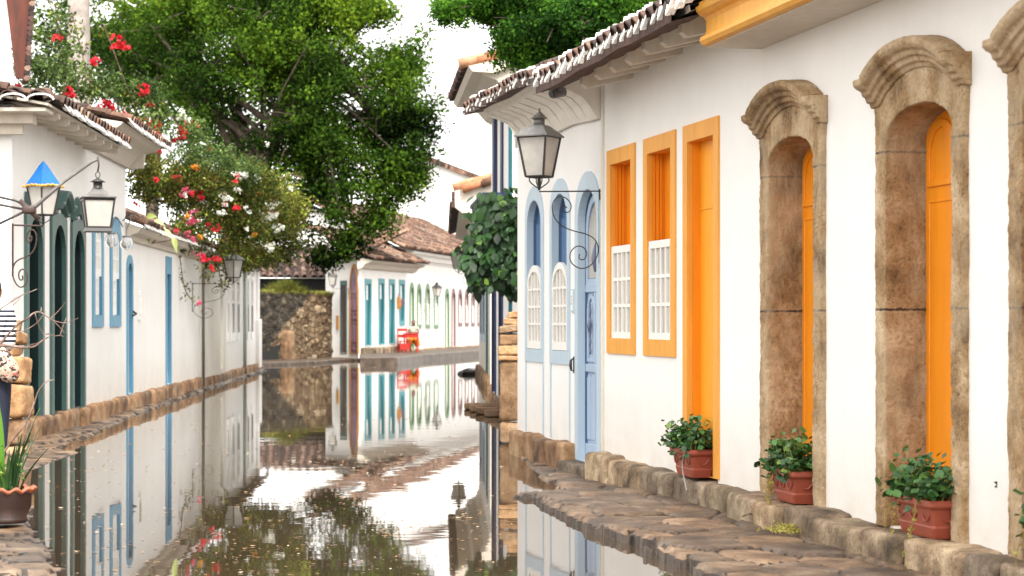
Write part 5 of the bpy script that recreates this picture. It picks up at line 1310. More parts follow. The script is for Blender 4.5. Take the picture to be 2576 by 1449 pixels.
# hanging lantern on the arm of an iron post fixture
YL = 20.0; o_ = Vector((W(-190,0,YL).x, YL, .05)); t = thing('lamp_post', 'long iron arms of a lamp post reaching in from the left edge', 'lamp post', tuple(o_), 0)
q_ = lambda px,py,dy=0: tuple(W(px,py,YL+dy)-o_)
mb = MB(); mb.tube([(0,0,0),q_(-190,380)], .05, 10); mb.build('post', M['iron'], t)
for P in ([(-190,470),(-60,490),(0,496),(40,505),(78,525)], [(-190,500),(0,515),(78,530)], [(-190,665),(0,562),(78,524)]):
    mb = MB(); mb.tube([q_(a,b) for a,b in P], .013, 6); mb.build('arm', M['iron'], t)
mb = MB(); mb.tube([q_(70,527),q_(90,518),q_(160,458),q_(230,408),q_(246,400)], [.03,.022,.014,.014,.018], 8); mb.build('arm', M['tin'], t)
mb = MB(); mb.rbox(Vector(q_(74,528)), (.065,.05,.04), .02, 4, .004); mb.tube([q_(50,505),q_(98,552)], .025, 8); mb.build('joint', M['rust'], t)
hx, hy_, hz_ = W(246,400,YL); t = thing('hanging_lantern', 'black tapered lantern hanging from the tip of the iron arm', 'lantern', (hx,hy_,hz_), R(0))
k_ = YL/FPX; Zp = lambda py: -(py-400)*k_
mb = MB(); mb.tube([(0,0,.02),(.01,0,Zp(415)),(0,0,Zp(432))], .009, 6)
mb.tube([(.022*math.cos(a),0,Zp(440)+.03*math.sin(a)) for a in np.linspace(0,6.283,13)[:-1]], .005, 5, closed=True); mb.build('hook', M['rust'], t)
mb = MB(); mb.lathe([(.006,Zp(447)),(.035,Zp(452)),(.078,Zp(458)),(.045,Zp(458.5)),(.045,Zp(473)),(.06,Zp(475))], n=16)
mb.build('chimney', M['iron'], t)
ro_ = R(45+17)
mb = MB(); mb.lathe([(.06,Zp(474)),(.10,Zp(481)),(.14,Zp(490)),(.235,Zp(496)),(.235,Zp(498.5)),(.2,Zp(499))], n=4, rot=ro_, smooth=False); mb.build('roof', M['tin'], t)
mb = MB(); mb.lathe([(.200,Zp(500)),(.150,Zp(572))], n=4, rot=ro_, smooth=False); mb.build('glass', M['glass'], t)
mb = MB()
for k in range(4):
    a = ro_+k*math.pi/2; a2 = a+math.pi/2; c = lambda r,z_,an: (r*math.cos(an), r*math.sin(an), z_)
    mb.tube([c(.207,Zp(499),a), c(.157,Zp(573),a)], .0125, 4); mb.tube([c(.207,Zp(502),a), c(.207,Zp(502),a2)], .012, 4); mb.tube([c(.158,Zp(573),a), c(.158,Zp(573),a2)], .012, 4)
mb.lathe([(.168,Zp(574)),(.182,Zp(583)),(.17,Zp(584))], n=4, rot=ro_, smooth=False); mb.build('frame', M['iron'], t)
# glass globes on a small bracket beyond
for (px, py, lab, Yg) in ((281,605,'clear glass globe lamp hanging in front of the blue window, left of two', 30.5),(318,612,'clear glass globe lamp hanging against the low wall, right of two', 31.5)):
    c = W(px,py,Yg); t = thing('globe_lamp', lab, 'lamp', tuple(c), 0, 'glass globe lamps')
    mb = MB(); mb.lathe([(.03,.10),(.08,.075),(.105,.0),(.08,-.075),(.03,-.10),(.001,-.105)], n=20); mb.build('globe', M['globe'], t)
    mb = MB(); mb.lathe([(.001,.115),(.07,.11),(.07,.095),(.03,.09)], n=14); mb.tube([(0,0,.1),(0,0,.2),(0,.02,.33)], .006, 5); mb.build('cap', M['tin'], t)
pz = LL.at(LL.S(309)); zb_ = LL.Z(312,556)
t = thing('wall_bracket', 'small curled iron bracket carrying the glass globe lamps', 'bracket', (pz.x,pz.y,0), 0); g1 = W(281,588,30.5)-t.location; g2 = W(318,590,31.5)-t.location
mb = MB(); mb.tube(smooth([(0,0,zb_),(.25,-.4,zb_+.12),tuple(g2+Vector((0,.02,.08)))],2), .009, 5); mb.tube(smooth([(0,0,zb_-.1),(.1,-1.2,zb_+.05),tuple(g1+Vector((0,.02,.08)))],2), .009, 5)
mb.tube([(.22+x_,-.3,zb_+z_) for x_,z_ in spiral(0,.02,.11,.02,0,1.5,24)], .008, 5); mb.build('scrolls', M['iron'], t)

# ================================================================ STONES
zz_ = lambda py, Y=23.6: CH-(py-HY)*Y/FPX
pillar('tall stack of golden corner stones behind the person at the left edge', 30, 23.6,
  [(-.35,.12,.16,.05),(.13,.42,.15,.04),(.43,zz_(968),.205,-.0),(zz_(966),zz_(898),.165,.02),(zz_(896),zz_(868),.15,-.06),(zz_(868),zz_(835),.15,-.01),(zz_(837),zz_(805),.05,.06)], M['pillar'], 7)
mb = MB(); mb.rbox((0,0,0),(.16,.12,.12),.05,6,.03); o = mb.build('loose_stone', M['plinth']); o.location = G(787,900,.12); put(o, None, 'loose dark stone at the water edge before the rubble wall', 'stone')
g = G(1180,941,.0); t = thing('sunken_boat', 'black upturned boat hull low in the water beside the doorsteps', 'boat', (g.x, g.y, 0), R(80))
mb = MB(); P = []
for k in range(13):
    u = -1+2*k/12; P.append(((u*.9, 0, .0), (0,1,0), (0,0,1)))
v = []
for k in range(13):
    u = -1+2*k/12; w_ = .30*(1-abs(u)**2.6)+.03; h_ = .16*(1-.3*abs(u))
    for q in range(7): a = math.pi*q/6; v.append((u*.8, w_*math.cos(a), -.02+h_*math.sin(a)**.7))
mb.add(v, [(k*7+q,k*7+q+1,(k+1)*7+q+1,(k+1)*7+q) for k in range(12) for q in range(6)], .5, True); mb.build('hull', M['dark'], t)
mb = MB(); mb.tube([(-.82,0,.13),(0,0,.165),(.82,0,.13)], .02, 6); mb.build('keel', M['iron'], t)
# ================================================================ TREES
def tree(name, label, base, trunk_pts, trunk_r, ells, n_cl, per, rad, leaf, mat, seed, tint=(.25,.5), gap=None, limbs=14, cat='tree', group=None, shell=.55, droop=.2, aspect=.55, barkmat=None):
    t = thing(name, label, cat, base, 0, group); B = Vector(base); rng = np.random.default_rng(seed); rr = random.Random(seed)
    E = [tuple(np.array(e[:3])-np.array(base))+tuple(e[3:]) for e in ells]
    cc, info = blob_centers(E, n_cl, rng, shell, gap)
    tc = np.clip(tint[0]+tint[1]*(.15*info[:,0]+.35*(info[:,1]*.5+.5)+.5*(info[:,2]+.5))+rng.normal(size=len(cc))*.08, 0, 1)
    rads = rad*rng.uniform(.6,1.3,len(cc))
    v, q, tt = gauss_leaves(cc, per, rads, leaf, rng, tc, .10, flat=.25, droop=droop, aspect=aspect)
    np_mesh('crown', v, q, tt, mat, t)
    tr = MB(); P = smooth([tuple(Vector(p)-B) for p in trunk_pts], 2); n = len(P)
    tr.tube(P, [trunk_r*(1-.75*k/(n-1)) for k in range(n)], 10); tk = tr.build('trunk', barkmat or M['bark'], t)
    lm = MB()
    for k in range(limbs):
        a = Vector(P[int(n*rr.uniform(.35,.98))]); e = cc[rr.randrange(len(cc))]; e = Vector([float(x) for x in e]); m = (a+e)/2+Vector((rr.uniform(-.4,.4),rr.uniform(-.4,.4),rr.uniform(.0,.6)))
        Q = smooth([tuple(a), tuple(m), tuple(e)], 2); r0 = trunk_r*rr.uniform(.14,.35); lm.tube(Q, [r0*(1-.85*i/(len(Q)-1)) for i in range(len(Q))], 5)
        for _ in range(3):
            i = rr.randrange(len(Q)//3, len(Q)); b = Vector(Q[i]); d = Vector((rr.gauss(0,1),rr.gauss(0,1),rr.gauss(.2,.8))).normalized()*rr.uniform(.5,1.2); lm.tube([tuple(b), tuple(b+d*.5+Vector((0,0,.08))), tuple(b+d)], [r0*.3,r0*.2,.006], 4)
    lm.build('limbs', barkmat or M['bark'], tk)
    return t
def el(px, py, Y, rpx, rpy, ry): 
    c = W(px,py,Y); k = Y/FPX; return (c.x,c.y,c.z,rpx*k,ry,rpy*k)
# the big street tree, in the gap between the left row and the far houses
YT_ = 54.0
E = [el(720,180,YT_,330,260,2.6), el(900,300,YT_,210,200,2.2), el(560,60,YT_+1,260,170,2.4), el(820,470,YT_,200,130,2.0), el(1030,260,YT_,95,85,1.4), el(960,130,YT_,120,110,1.6), el(860,590,YT_,70,70,1.0), el(950,560,YT_,70,65,1.0), el(1010,420,YT_,75,110,1.3), el(720,20,YT_,260,120,2.2), el(420,120,YT_+2,170,170,2.0), el(820,640,YT_,45,35,.7), el(1070,300,YT_,60,50,.9), el(880,30,YT_,110,60,1.2)]
tb = (W(500,0,YT_+1).x, YT_+1, 0)
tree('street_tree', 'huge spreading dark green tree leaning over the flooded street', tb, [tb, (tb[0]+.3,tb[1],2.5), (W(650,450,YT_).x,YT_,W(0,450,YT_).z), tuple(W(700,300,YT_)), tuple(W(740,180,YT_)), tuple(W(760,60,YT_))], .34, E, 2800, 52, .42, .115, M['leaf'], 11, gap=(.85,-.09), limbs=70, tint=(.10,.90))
# paler tall tree behind to the left with sky showing through
Y2 = 66.0; E = [el(300,80,Y2,260,180,2.6), el(480,200,Y2,220,170,2.4), el(150,140,Y2,140,160,2.0), el(620,330,Y2,150,150,2.0), el(420,-20,Y2,300,90,2.4)]
tb = (W(380,0,Y2).x, Y2, 0)
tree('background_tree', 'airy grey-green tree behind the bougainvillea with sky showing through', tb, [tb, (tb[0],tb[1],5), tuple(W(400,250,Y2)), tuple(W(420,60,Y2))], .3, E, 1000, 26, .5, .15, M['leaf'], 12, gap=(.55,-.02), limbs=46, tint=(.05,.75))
# tree above the right-hand roofs
Y3 = 28.6; E = [el(1400,80,Y3,160,85,1.3), el(1190,15,Y3,90,40,.8), el(1560,40,Y3,170,110,1.3), el(1300,115,Y3,80,55,.8), el(1360,150,Y3,60,40,.7), el(1480,120,Y3,120,60,1.0), el(1300,0,Y3,160,60,1.0), el(1660,0,Y3,110,70,1.0), el(1135,35,Y3,45,25,.6), el(1170,65,Y3,28,30,.5)]
tb = (W(1480,0,Y3).x, Y3, 0)
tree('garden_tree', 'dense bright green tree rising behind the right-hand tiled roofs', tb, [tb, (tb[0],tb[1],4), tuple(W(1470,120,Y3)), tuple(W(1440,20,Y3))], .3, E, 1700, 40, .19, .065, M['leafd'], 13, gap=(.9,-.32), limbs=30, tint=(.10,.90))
# royal palm trunk behind
Yp_ = 58.0; c = W(198,0,Yp_); t = thing('palm_tree', 'smooth grey palm trunk rising behind the bougainvillea at left', 'palm', (c.x,Yp_,0), 0)
mb = MB(); n = 30; mb.tube([(0,0,.5*k) for k in range(28)], [.37-.003*k+.008*math.sin(k*2.1) for k in range(28)], 18); mb.build('trunk', M['palmbark'], t)
rr = random.Random(2); mb = MB()
for k in range(16):
    a = 2*math.pi*k/16+rr.uniform(-.2,.2); o3 = Vector((math.cos(a),math.sin(a),0)); L_ = rr.uniform(2.6,3.4); prev = None; v = []
    for i in range(15):
        u = i/14; c_ = Vector((0,0,13.4))+o3*(L_*u)+Vector((0,0,1))*(1.5*u-2.6*u*u); sd_ = Vector((-math.sin(a),math.cos(a),0)); w_ = .55*math.sin(math.pi*min(1,u+.1))**.6
        if i % 1 == 0:
            for sgn in (-1,1):
                p1_ = c_+sd_*sgn*w_+Vector((0,0,-.35*w_))+o3*.2; mb.add([c_, c_+o3*.10, p1_+o3*.05, p1_], [(0,1,2,3)], rr.uniform(.2,.8))
mb.build('fronds', M['leaf'], t)

# ---- broad-leaved tree at the far corner on the right ---------------------------------------------------
Y4 = 30.0; tb = (W(1318,0,Y4).x, Y4+.2, 0); t = thing('broad_leaved_tree', 'glossy broad-leaved small tree hanging over the corner beyond the lantern', 'tree', tb, 0)
rng = np.random.default_rng(21); E = [tuple(np.array(e[:3])-np.array(tb))+tuple(e[3:]) for e in (el(1262,560,Y4,72,80,.45), el(1235,640,Y4,75,75,.42), el(1285,680,Y4,60,50,.35), el(1300,560,Y4,60,70,.4), el(1190,640,Y4,28,45,.25), el(1210,705,Y4,30,22,.2), el(1225,520,Y4,35,35,.25))]
cc, info = blob_centers(E, 620, rng, .75)
V = []; Q = []; T = []
for c, inf in zip(cc, info):
    for _ in range(2):
        p = Vector(c)+Vector(rng.normal(0,.05,3)); d = Vector((rng.normal(0,.45), rng.normal(-.35,.45), -1+rng.normal(0,.45))).normalized(); nrm = Vector((rng.normal(-.2,.5), -1+rng.normal(0,.35), .5+rng.normal(0,.4))).normalized()
        s_ = d.cross(nrm).normalized(); nrm = s_.cross(d); L_ = rng.uniform(.11,.19); w_ = L_*.34; b = len(V)
        prof = [(0,0),(.18,.62),(.42,1),(.68,.78),(.88,.36),(1,0)]
        for u, ww in prof:
            o3 = p+d*(L_*u)-nrm*(.05*L_*4*u*u*.35)
            V += [o3+s_*(w_*ww)+nrm*(.12*w_*ww), o3, o3-s_*(w_*ww)+nrm*(.12*w_*ww)]
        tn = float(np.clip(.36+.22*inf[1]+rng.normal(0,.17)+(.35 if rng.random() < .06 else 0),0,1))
        for k in range(5):
            for a in (0,1): Q.append((b+3*k+a,b+3*k+a+1,b+3*k+a+4,b+3*k+a+3)); T.append(tn)
np_mesh('crown', np.array([tuple(p) for p in V]), np.array(Q), np.array(T), M['bigleaf'], t)
mb = MB(); mb.tube(smooth([(0,0,0),(.03,0,1.2),(0,.0,2.2),(-.15,0,2.9),(-.2,0,3.3)],2), .05, 8); mb.build('trunk', M['bark'], t)

# ---- bougainvillea spilling over the left-hand roofs -----------------------------------------------------
tb = (W(500,0,46).x-1.2, 46.0, 0); t = thing('bougainvillea', 'huge bougainvillea in red and white bloom spilling over the low left roofs', 'bougainvillea', tb, 0); NB = np.array(tb)
def lump(*a): return tuple(np.array(el(*a)[:3])-NB)+tuple(el(*a)[3:])
rng = np.random.default_rng(31)
EM = [lump(450,470,40,130,60,.8), lump(560,560,44,130,80,.9), lump(640,520,47,130,90,1.0), lump(380,440,38,70,60,.6), lump(700,590,49,80,70,.8), lump(560,470,44,150,70,.9), lump(600,640,47,100,45,.6), lump(480,590,42,60,40,.5), lump(660,640,49,60,30,.5)]
cc, info = blob_centers(EM, 1500, rng, .6, (1.4,-.22))
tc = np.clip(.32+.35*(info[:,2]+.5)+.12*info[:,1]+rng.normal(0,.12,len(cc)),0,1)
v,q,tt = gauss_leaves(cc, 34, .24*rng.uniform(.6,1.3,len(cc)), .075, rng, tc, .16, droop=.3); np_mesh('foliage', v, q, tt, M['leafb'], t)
EP = [lump(420,330,38,100,50,.6), lump(500,400,40,110,50,.6), lump(330,300,35,80,40,.5), lump(600,440,43,90,40,.5), lump(700,500,48,50,60,.5), lump(200,220,34,130,50,.6), lump(150,120,33,60,90,.4), lump(370,230,36,50,40,.4), lump(120,180,32.5,60,50,.4)]
cc, info = blob_centers(EP, 520, rng, .5, (1.3,-.25)); tc = np.clip(.45+.5*info[:,2]+rng.normal(0,.16,len(cc)),0,1)
v,q,tt = gauss_leaves(cc, 20, .2*rng.uniform(.6,1.3,len(cc)), .075, rng, tc, .18, droop=.2); np_mesh('pale_shoots', v, q, tt, M['leafp'], t)
hang = []; rr = random.Random(8)
for (pts) in ([(452,640,42.5),(458,690,42.5),(466,735,42.6),(486,758,42.8)], [(500,640,43.5),(512,680,43.5),(516,712,43.6)], [(545,640,45),(552,690,45),(560,725,45)], [(575,650,46),(582,700,46),(570,725,46)], [(530,650,44.5),(534,690,44.5)], [(165,230,33),(150,120,33),(140,20,33)], [(235,240,34),(215,170,34),(195,90,34),(180,30,34)], [(300,280,35),(360,245,36),(400,230,37)], [(640,470,47),(720,440,48),(760,445,48)], [(400,400,37),(330,250,36),(260,60,35)]):
    P = smooth([tuple(np.array(W(*p))-NB) for p in pts],2); vm = MB(); vm.tube(P, .012, 5); vm.build('stem', M['twig'], t); hang += P
hc = np.array(hang)[::2]; hc = hc+rng.normal(0,.05,hc.shape); v,q,tt = gauss_leaves(hc, 16, .13, .07, rng, rng.uniform(.3,.95,len(hc)), .15, droop=.4); np_mesh('hanging_shoots', v, q, tt, M['leafb'], t)
mb = MB(); mb.tube(smooth([(0,0,0),(.1,0,1.6),(.4,-.3,2.8),(.8,-1,3.3)],2), [.09-.004*k for k in range(13)], 8) if len(smooth([(0,0,0)]*4,2)) == 13 else mb.tube(smooth([(0,0,0),(.1,0,1.6),(.4,-.3,2.8),(.8,-1,3.3)],2), .07, 8); mb.build('trunk', M['bark'], t)
def Yb_(px): return np.interp(px, [40,200,320,480,640,780],[32,33.5,35,39.5,44,47])
def blossoms(name, spots, mat, n, rad, size):
    for (px,py,k) in spots:
        Yq = float(Yb_(px))-.35; c = np.array(W(px,py,Yq))-NB; cc = c+rng.normal(0,1,(max(3,int(n*k)),3))*rad*.62*np.array([1,.6,.7])*k**.5
        v,q,tt = gauss_leaves(cc, 8, .05, size*.85, rng, rng.uniform(.2,1,len(cc)), .15, aspect=.9); np_mesh(name, v, q, tt, mat, t)
blossoms('red_blossom', [(304,114,1.3),(232,152,.4),(178,230,1),(240,152,.3),(358,227,1.3),(270,262,1.7),(317,301,1.3),(333,309,1.2),(387,312,1),(388,341,1.2),(458,337,1.6),(482,312,.8),(147,95,.4),(38,220,.5),(512,424,.4),(447,449,.4),(527,451,.7),(502,494,.8),(538,577,.5),(515,648,.7),(548,648,.8),(537,672,.4),(295,98,.5),(376,268,.5),(522,378,.5),(533,450,.4)], M['redfl'], 9, .085, .075)
_r = random.Random(12)
blossoms('red_speckle', [(_r.uniform(330,740), 0, _r.uniform(.12,.3)) for _ in range(0)]+[(x_, 250+(x_-330)*.45+_r.gauss(110,70), _r.uniform(.15,.32)) for x_ in [_r.uniform(340,720) for _ in range(16)]], M['redfl'], 9, .06, .06)
blossoms('white_speckle', [(x_, 250+(x_-330)*.45+_r.gauss(110,60), _r.uniform(.15,.3)) for x_ in [_r.uniform(380,740) for _ in range(14)]], M['whitefl'], 9, .06, .055)
blossoms('pink_blossom', [(467,488,.7),(480,560,.8),(490,555,.6),(475,585,.5),(490,600,.5),(495,640,.4),(482,527,.5),(465,475,.5),(497,763,.3)], M['pinkfl'], 8, .08, .06)
blossoms('white_blossom', [(600,436,1),(615,440,1),(640,448,.9),(560,493,.7),(567,500,.6),(675,545,1.4),(690,510,1),(700,575,1),(679,620,1),(558,535,.5),(597,482,.5),(450,285,.8),(470,297,.7),(685,540,1)], M['whitefl'], 9, .10, .08)
blossoms('orange_leaves', [(505,593,.6),(640,590,.4),(490,420,.6),(470,545,.5)], tintmat('orange_leaf',[(0,(.5,.15,.01)),(1,(.7,.35,.03))],.6,trans=.2), 7, .07, .08)
# big pale tropical leaves over the low roof
bg_ = thing('elephant_ear_plant', 'cluster of large pale yellow-green leaves over the low tiled roof', 'plant', (W(380,0,37.5).x-.3,37.5,0), 0); NG = bg_.location
mb = MB(); sm_ = MB()
for (px,py,L_,an,tn) in ((372,548,.30,30,.7),(392,556,.30,-20,.9),(412,583,.30,-15,1),(365,580,.26,-60,.6),(437,600,.26,-70,.7),(345,590,.26,-100,.4)):
    c = W(px,py,36.6+ (px-350)*.012)-NG; L_ *= .72; d = Vector((math.cos(R(an)),-.2,math.sin(R(an)))).normalized(); nrm = Vector((0,-1,.6)).normalized(); s_ = d.cross(nrm).normalized(); v = []
    for u, ww in [(-.15,.0),(0,.55),(.2,.8),(.45,.75),(.75,.4),(1,0)]:
        o3 = c+d*(L_*u)-Vector((0,0,.10*u*u)); v += [o3+s_*(L_*.36*ww)+nrm*.03*ww, o3, o3-s_*(L_*.36*ww)+nrm*.03*ww]
    mb.add(v, [(3*k+a,3*k+a+1,3*k+a+4,3*k+a+3) for k in range(5) for a in (0,1)], tn, True); sm_.tube([tuple(c), tuple(c-d*.3+Vector((0,.2,-.3))), (0,.1,2.9)], .012, 5)
mb.build('leaves', tintmat('elephant_ear',[(0,(.06,.14,.03)),(.6,(.25,.33,.06)),(1,(.55,.60,.28))],.45,trans=.25), bg_); sm_.tube([(0,.1,2.95),(0,.1,0)], .06, 6); sm_.build('stalks', M['twig'], bg_)

# ================================================================ WATER LITTER
rng = np.random.default_rng(77); N = 1500
px = rng.uniform(100,1300,N); py = 860+590*rng.random(N)**.8
sel = np.ones(N, bool); P = np.array([G(a,b,.004) for a,b in zip(px,py)])
dr = []                                               # drift lines of leaves
for (x0,y0,x1,y1,n,sp_) in ((640,1215,1205,1120,200,14),(960,1345,1205,1285,110,5),(700,1190,1050,1150,80,18),(500,925,1000,915,60,8),(840,1260,1000,1190,50,12)):
    for k in range(n):
        u = rng.random(); dr.append(tuple(G(x0+(x1-x0)*u+rng.normal(0,20), max(880,y0+(y1-y0)*u+rng.normal(0,sp_)), .004)))
P = np.vstack([P, np.array(dr)]); N = len(P)
a = rng.uniform(0,6.28,N); sz = rng.uniform(.009,.032,N)*np.interp(P[:,1],[12,60],[.7,1.6]); e = rng.uniform(.3,.7,N)
d1 = np.stack([np.cos(a)*sz,np.sin(a)*sz,np.zeros(N)],1); d2 = np.stack([-np.sin(a)*sz*e,np.cos(a)*sz*e,np.zeros(N)],1); up = np.array([0,0,1])*rng.uniform(.0,.25,N)[:,None]*sz[:,None]
v = np.stack([P-d1+up,P-d2,P+d1+up*.6,P+d2],1).reshape(-1,3); q = np.arange(N*4).reshape(-1,4)
lm = tintmat('floating_leaf', [(0,(.05,.03,.015)),(.5,(.22,.11,.04)),(.8,(.45,.25,.10)),(1,(.75,.65,.5))], .5)
np_mesh('floating_leaves', v, q, np.clip(rng.normal(.55,.25,N),0,1), lm, kind='stuff', label='scattered dead leaves and specks floating on the flood water', cat='leaves')
# ================================================================ PEOPLE
def skin_obj(name, V, E, Rr, mat, parent, sub=2, tint=None):
    me = bpy.data.meshes.new(name); me.from_pydata([tuple(v) for v in V], E, [])
    o = bpy.data.objects.new(name, me); put(o, parent)
    bm = bmesh.new(); bm.from_mesh(me); lay = bm.verts.layers.skin.verify()
    bm.verts.ensure_lookup_table()
    for i, v in enumerate(bm.verts):
        r = Rr[i]; v[lay].radius = (r, r) if not hasattr(r, '__len__') else r; v[lay].use_root = (i == 0)
    bm.to_mesh(me); bm.free(); me.materials.append(mat)
    m = o.modifiers.new('skin', 'SKIN'); m.use_smooth_shade = True; s_ = o.modifiers.new('sub', 'SUBSURF'); s_.levels = sub; s_.render_levels = sub
    return o
def figure(V, E, Rr, pts, radii, a=None):
    """append a chain; a = index it grows from; returns index of its last joint"""
    prev = a
    for p, r in zip(pts, radii):
        V.append(p); Rr.append(r)
        if prev is not None: E.append((prev, len(V)-1))
        prev = len(V)-1
    return prev
M['skin'] = paint('skin', (.33,.17,.10), .5, .08); M['skind'] = paint('brown_skin', (.16,.08,.05), .5, .08)
M['hair'] = paint('dark_hair', (.02,.014,.01), .6, .3)
def stripes():
    m, n, l, b, o = mat_new('striped_knit'); z = sep_z(n, l); w_ = n.new('ShaderNodeMath'); w_.operation = 'MULTIPLY'; l.new(z, w_.inputs[0]); w_.inputs[1].default_value = 150
    s_ = n.new('ShaderNodeMath'); s_.operation = 'SINE'; l.new(w_.outputs[0], s_.inputs[0]); r = ramp(n, l, s_.outputs[0], [(0,(.012,.014,.03)),(.02,(.012,.014,.03)),(.10,(.78,.76,.74))]); l.new(r.outputs[0], b.inputs['Base Color']); b.inputs['Roughness'].default_value = .9; return m
def body(par, J, skin, head_dir=Vector((0,1,0)), hands=True, sc=1.0):
    """one continuous skinned body from a joint dictionary"""
    V, E, Rr = [], [], []
    pel = figure(V, E, Rr, [J['pelvis']], [.105*sc]); ch = figure(V, E, Rr, [J['waist'], J['chest']], [.095*sc, .11*sc], pel)
    nk = figure(V, E, Rr, [J['neck'], J['skull'], J['crown']], [.05*sc, .075*sc, .072*sc], ch)
    for sd_ in ('l','r'):
        w_ = figure(V, E, Rr, [J['shoulder_'+sd_], J['elbow_'+sd_], J['wrist_'+sd_], J['palm_'+sd_]], [.052*sc,.038*sc,.024*sc,.026*sc], ch)
        if hands:
            P = Vector(J['palm_'+sd_]); D = (P-Vector(J['wrist_'+sd_])).normalized(); S_ = D.cross(Vector((0,0,1)) if abs(D.z) < .8 else Vector((0,1,0))).normalized(); N_ = D.cross(S_)
            for k, (off, ln_) in enumerate(((-.026,.062),(-.009,.075),(.009,.07),(.026,.055))): figure(V, E, Rr, [P+D*.03*sc+S_*off*sc, P+D*(.03+ln_*.5)*sc+S_*off*1.1*sc+N_*.012*sc, P+D*(.03+ln_*.8)*sc+S_*off*1.1*sc+N_*.035*sc], [.0085*sc,.008*sc,.0065*sc], w_)
            figure(V, E, Rr, [P-D*.01*sc-S_*.03*sc+N_*.01*sc, P+D*.02*sc-S_*.055*sc+N_*.025*sc], [.010*sc,.008*sc], w_)
        figure(V, E, Rr, [J['hip_'+sd_], J['knee_'+sd_], J['ankle_'+sd_], J['toe_'+sd_]], [.085*sc,.055*sc,.035*sc,.032*sc], pel)
    b = skin_obj('body', V, E, Rr, skin, par)
    S0 = Vector(J['skull']); hd = head_dir.normalized(); up = Vector((0,0,1)); sdv = hd.cross(up).normalized(); f = MB()
    f.rbox(S0+up*.03*sc+hd*.012*sc, (.070*sc,.085*sc,.100*sc), .068*sc, 7, .001); f.tube([tuple(S0+hd*.09*sc+up*.045*sc), tuple(S0+hd*.112*sc+up*.012*sc), tuple(S0+hd*.09*sc+up*.006*sc)], [.008*sc,.014*sc,.010*sc], 6)
    for q in (-1,1): f.rbox(S0+sdv*(.072*sc*q)+up*.02*sc, (.012*sc,.018*sc,.028*sc), .01*sc, 3, .0)
    f.build('head', skin, b)
    e_ = MB()
    for q in (-1,1): e_.lathe([(.001,-.006),(.010,0),(.001,.006)], S0+hd*.087*sc+sdv*(.03*q*sc)+up*.045*sc, 8)
    e_.tube([tuple(S0+hd*.09*sc-sdv*.022*sc-up*.03*sc), tuple(S0+hd*.097*sc-up*.03*sc), tuple(S0+hd*.09*sc+sdv*.022*sc-up*.03*sc)], .005*sc, 5); e_.build('eyes_and_mouth', M['hair'], b)
    h_ = MB(); h_.rbox(S0+up*.055*sc-hd*.028*sc, (.084*sc,.088*sc,.088*sc), .08*sc, 7, .006); h_.rbox(S0-hd*.06*sc-up*.04*sc, (.07*sc,.04*sc,.11*sc), .04*sc, 6, .008); h_.build('hair', M['hair'], par)
    return b
# woman in a striped top at the left edge, seen from behind her right shoulder
YP = 17.5; px_ = -22; o3 = Vector(((px_-CX)*YP/FPX, YP, .20)); t = thing('person', 'person at the left edge in a navy and white striped top carrying a patterned bag', 'person', tuple(o3), 0)
J = dict(pelvis=(0,0,.93), waist=(0,.01,1.10), chest=(0,.01,1.30), neck=(0,.01,1.46), skull=(0,.03,1.56), crown=(0,.02,1.64),
 shoulder_r=(.155,.01,1.385), elbow_r=(.165,-.03,1.13), wrist_r=(.02,.17,1.06), palm_r=(-.02,.23,1.07), shoulder_l=(-.155,.01,1.385), elbow_l=(-.20,.02,1.12), wrist_l=(-.19,.10,.90), palm_l=(-.185,.13,.83),
 hip_l=(-.09,0,.88), knee_l=(-.10,.05,.48), ankle_l=(-.10,-.02,.08), toe_l=(-.10,.13,.035), hip_r=(.09,0,.88), knee_r=(.09,-.02,.48), ankle_r=(.09,-.10,.08), toe_r=(.09,.05,.035))
body(t, J, M['skin'])
V, E, Rr = [], [], []; a = figure(V, E, Rr, [(0,0,.95),(0,.01,1.12),(0,.01,1.30),(0,.01,1.41)], [.125,.112,.128,.07]); 
for s_ in ('r','l'): figure(V, E, Rr, [J['shoulder_'+s_], tuple((Vector(J['shoulder_'+s_])+Vector(J['elbow_'+s_]))/2), J['elbow_'+s_], tuple(Vector(J['elbow_'+s_])*.45+Vector(J['wrist_'+s_])*.55)], [.068,.060,.052,.042], 2)
skin_obj('striped_top', V, E, Rr, stripes(), t)
V, E, Rr = [], [], []; figure(V, E, Rr, [(0,0,.94)], [.118])
for s_ in ('r','l'): figure(V, E, Rr, [J['hip_'+s_], J['knee_'+s_], tuple(Vector(J['ankle_'+s_])+Vector((0,0,.05)))], [.098,.070,.055], 0)
skin_obj('jeans', V, E, Rr, paint('dark_denim', (.005,.010,.028), .8, .3), t)
for s_ in ('r','l'):
    mb = MB(); q = (Vector(J['ankle_'+s_])+Vector(J['toe_'+s_]))/2; mb.rbox((q.x,q.y,.035),(.045,.125,.04),.035,5,.002); mb.build('shoe', M['rust'], t)
def bagmat():
    m, n, l, b, o = mat_new('printed_cloth'); v_ = nz(n, l, 55, typ='voronoi'); sp = n.new('ShaderNodeSeparateColor'); l.new(v_.outputs['Color'], sp.inputs[0])
    r = ramp(n, l, sp.outputs[0], [(0,(.03,.02,.03)),(.22,(.04,.03,.03)),(.25,(.42,.33,.26)),(.7,(.50,.40,.31)),(.78,(.45,.07,.05)),(.86,(.5,.4,.3))]); l.new(r.outputs[0], b.inputs['Base Color']); b.inputs['Roughness'].default_value = .9
    t3 = nz(n, l, 9, 5, .6); bump(n, l, b, t3.outputs[0], .8, .03); return m
bz = lambda px,py: tuple(W(px,py,YP-.12)-o3)
bgt = thing('shoulder_bag', 'slouchy floral print cloth bag hanging at the striped person\'s side', 'bag', tuple(o3), 0)
mb = MB(); v = []; ctr = Vector(bz(10,915))
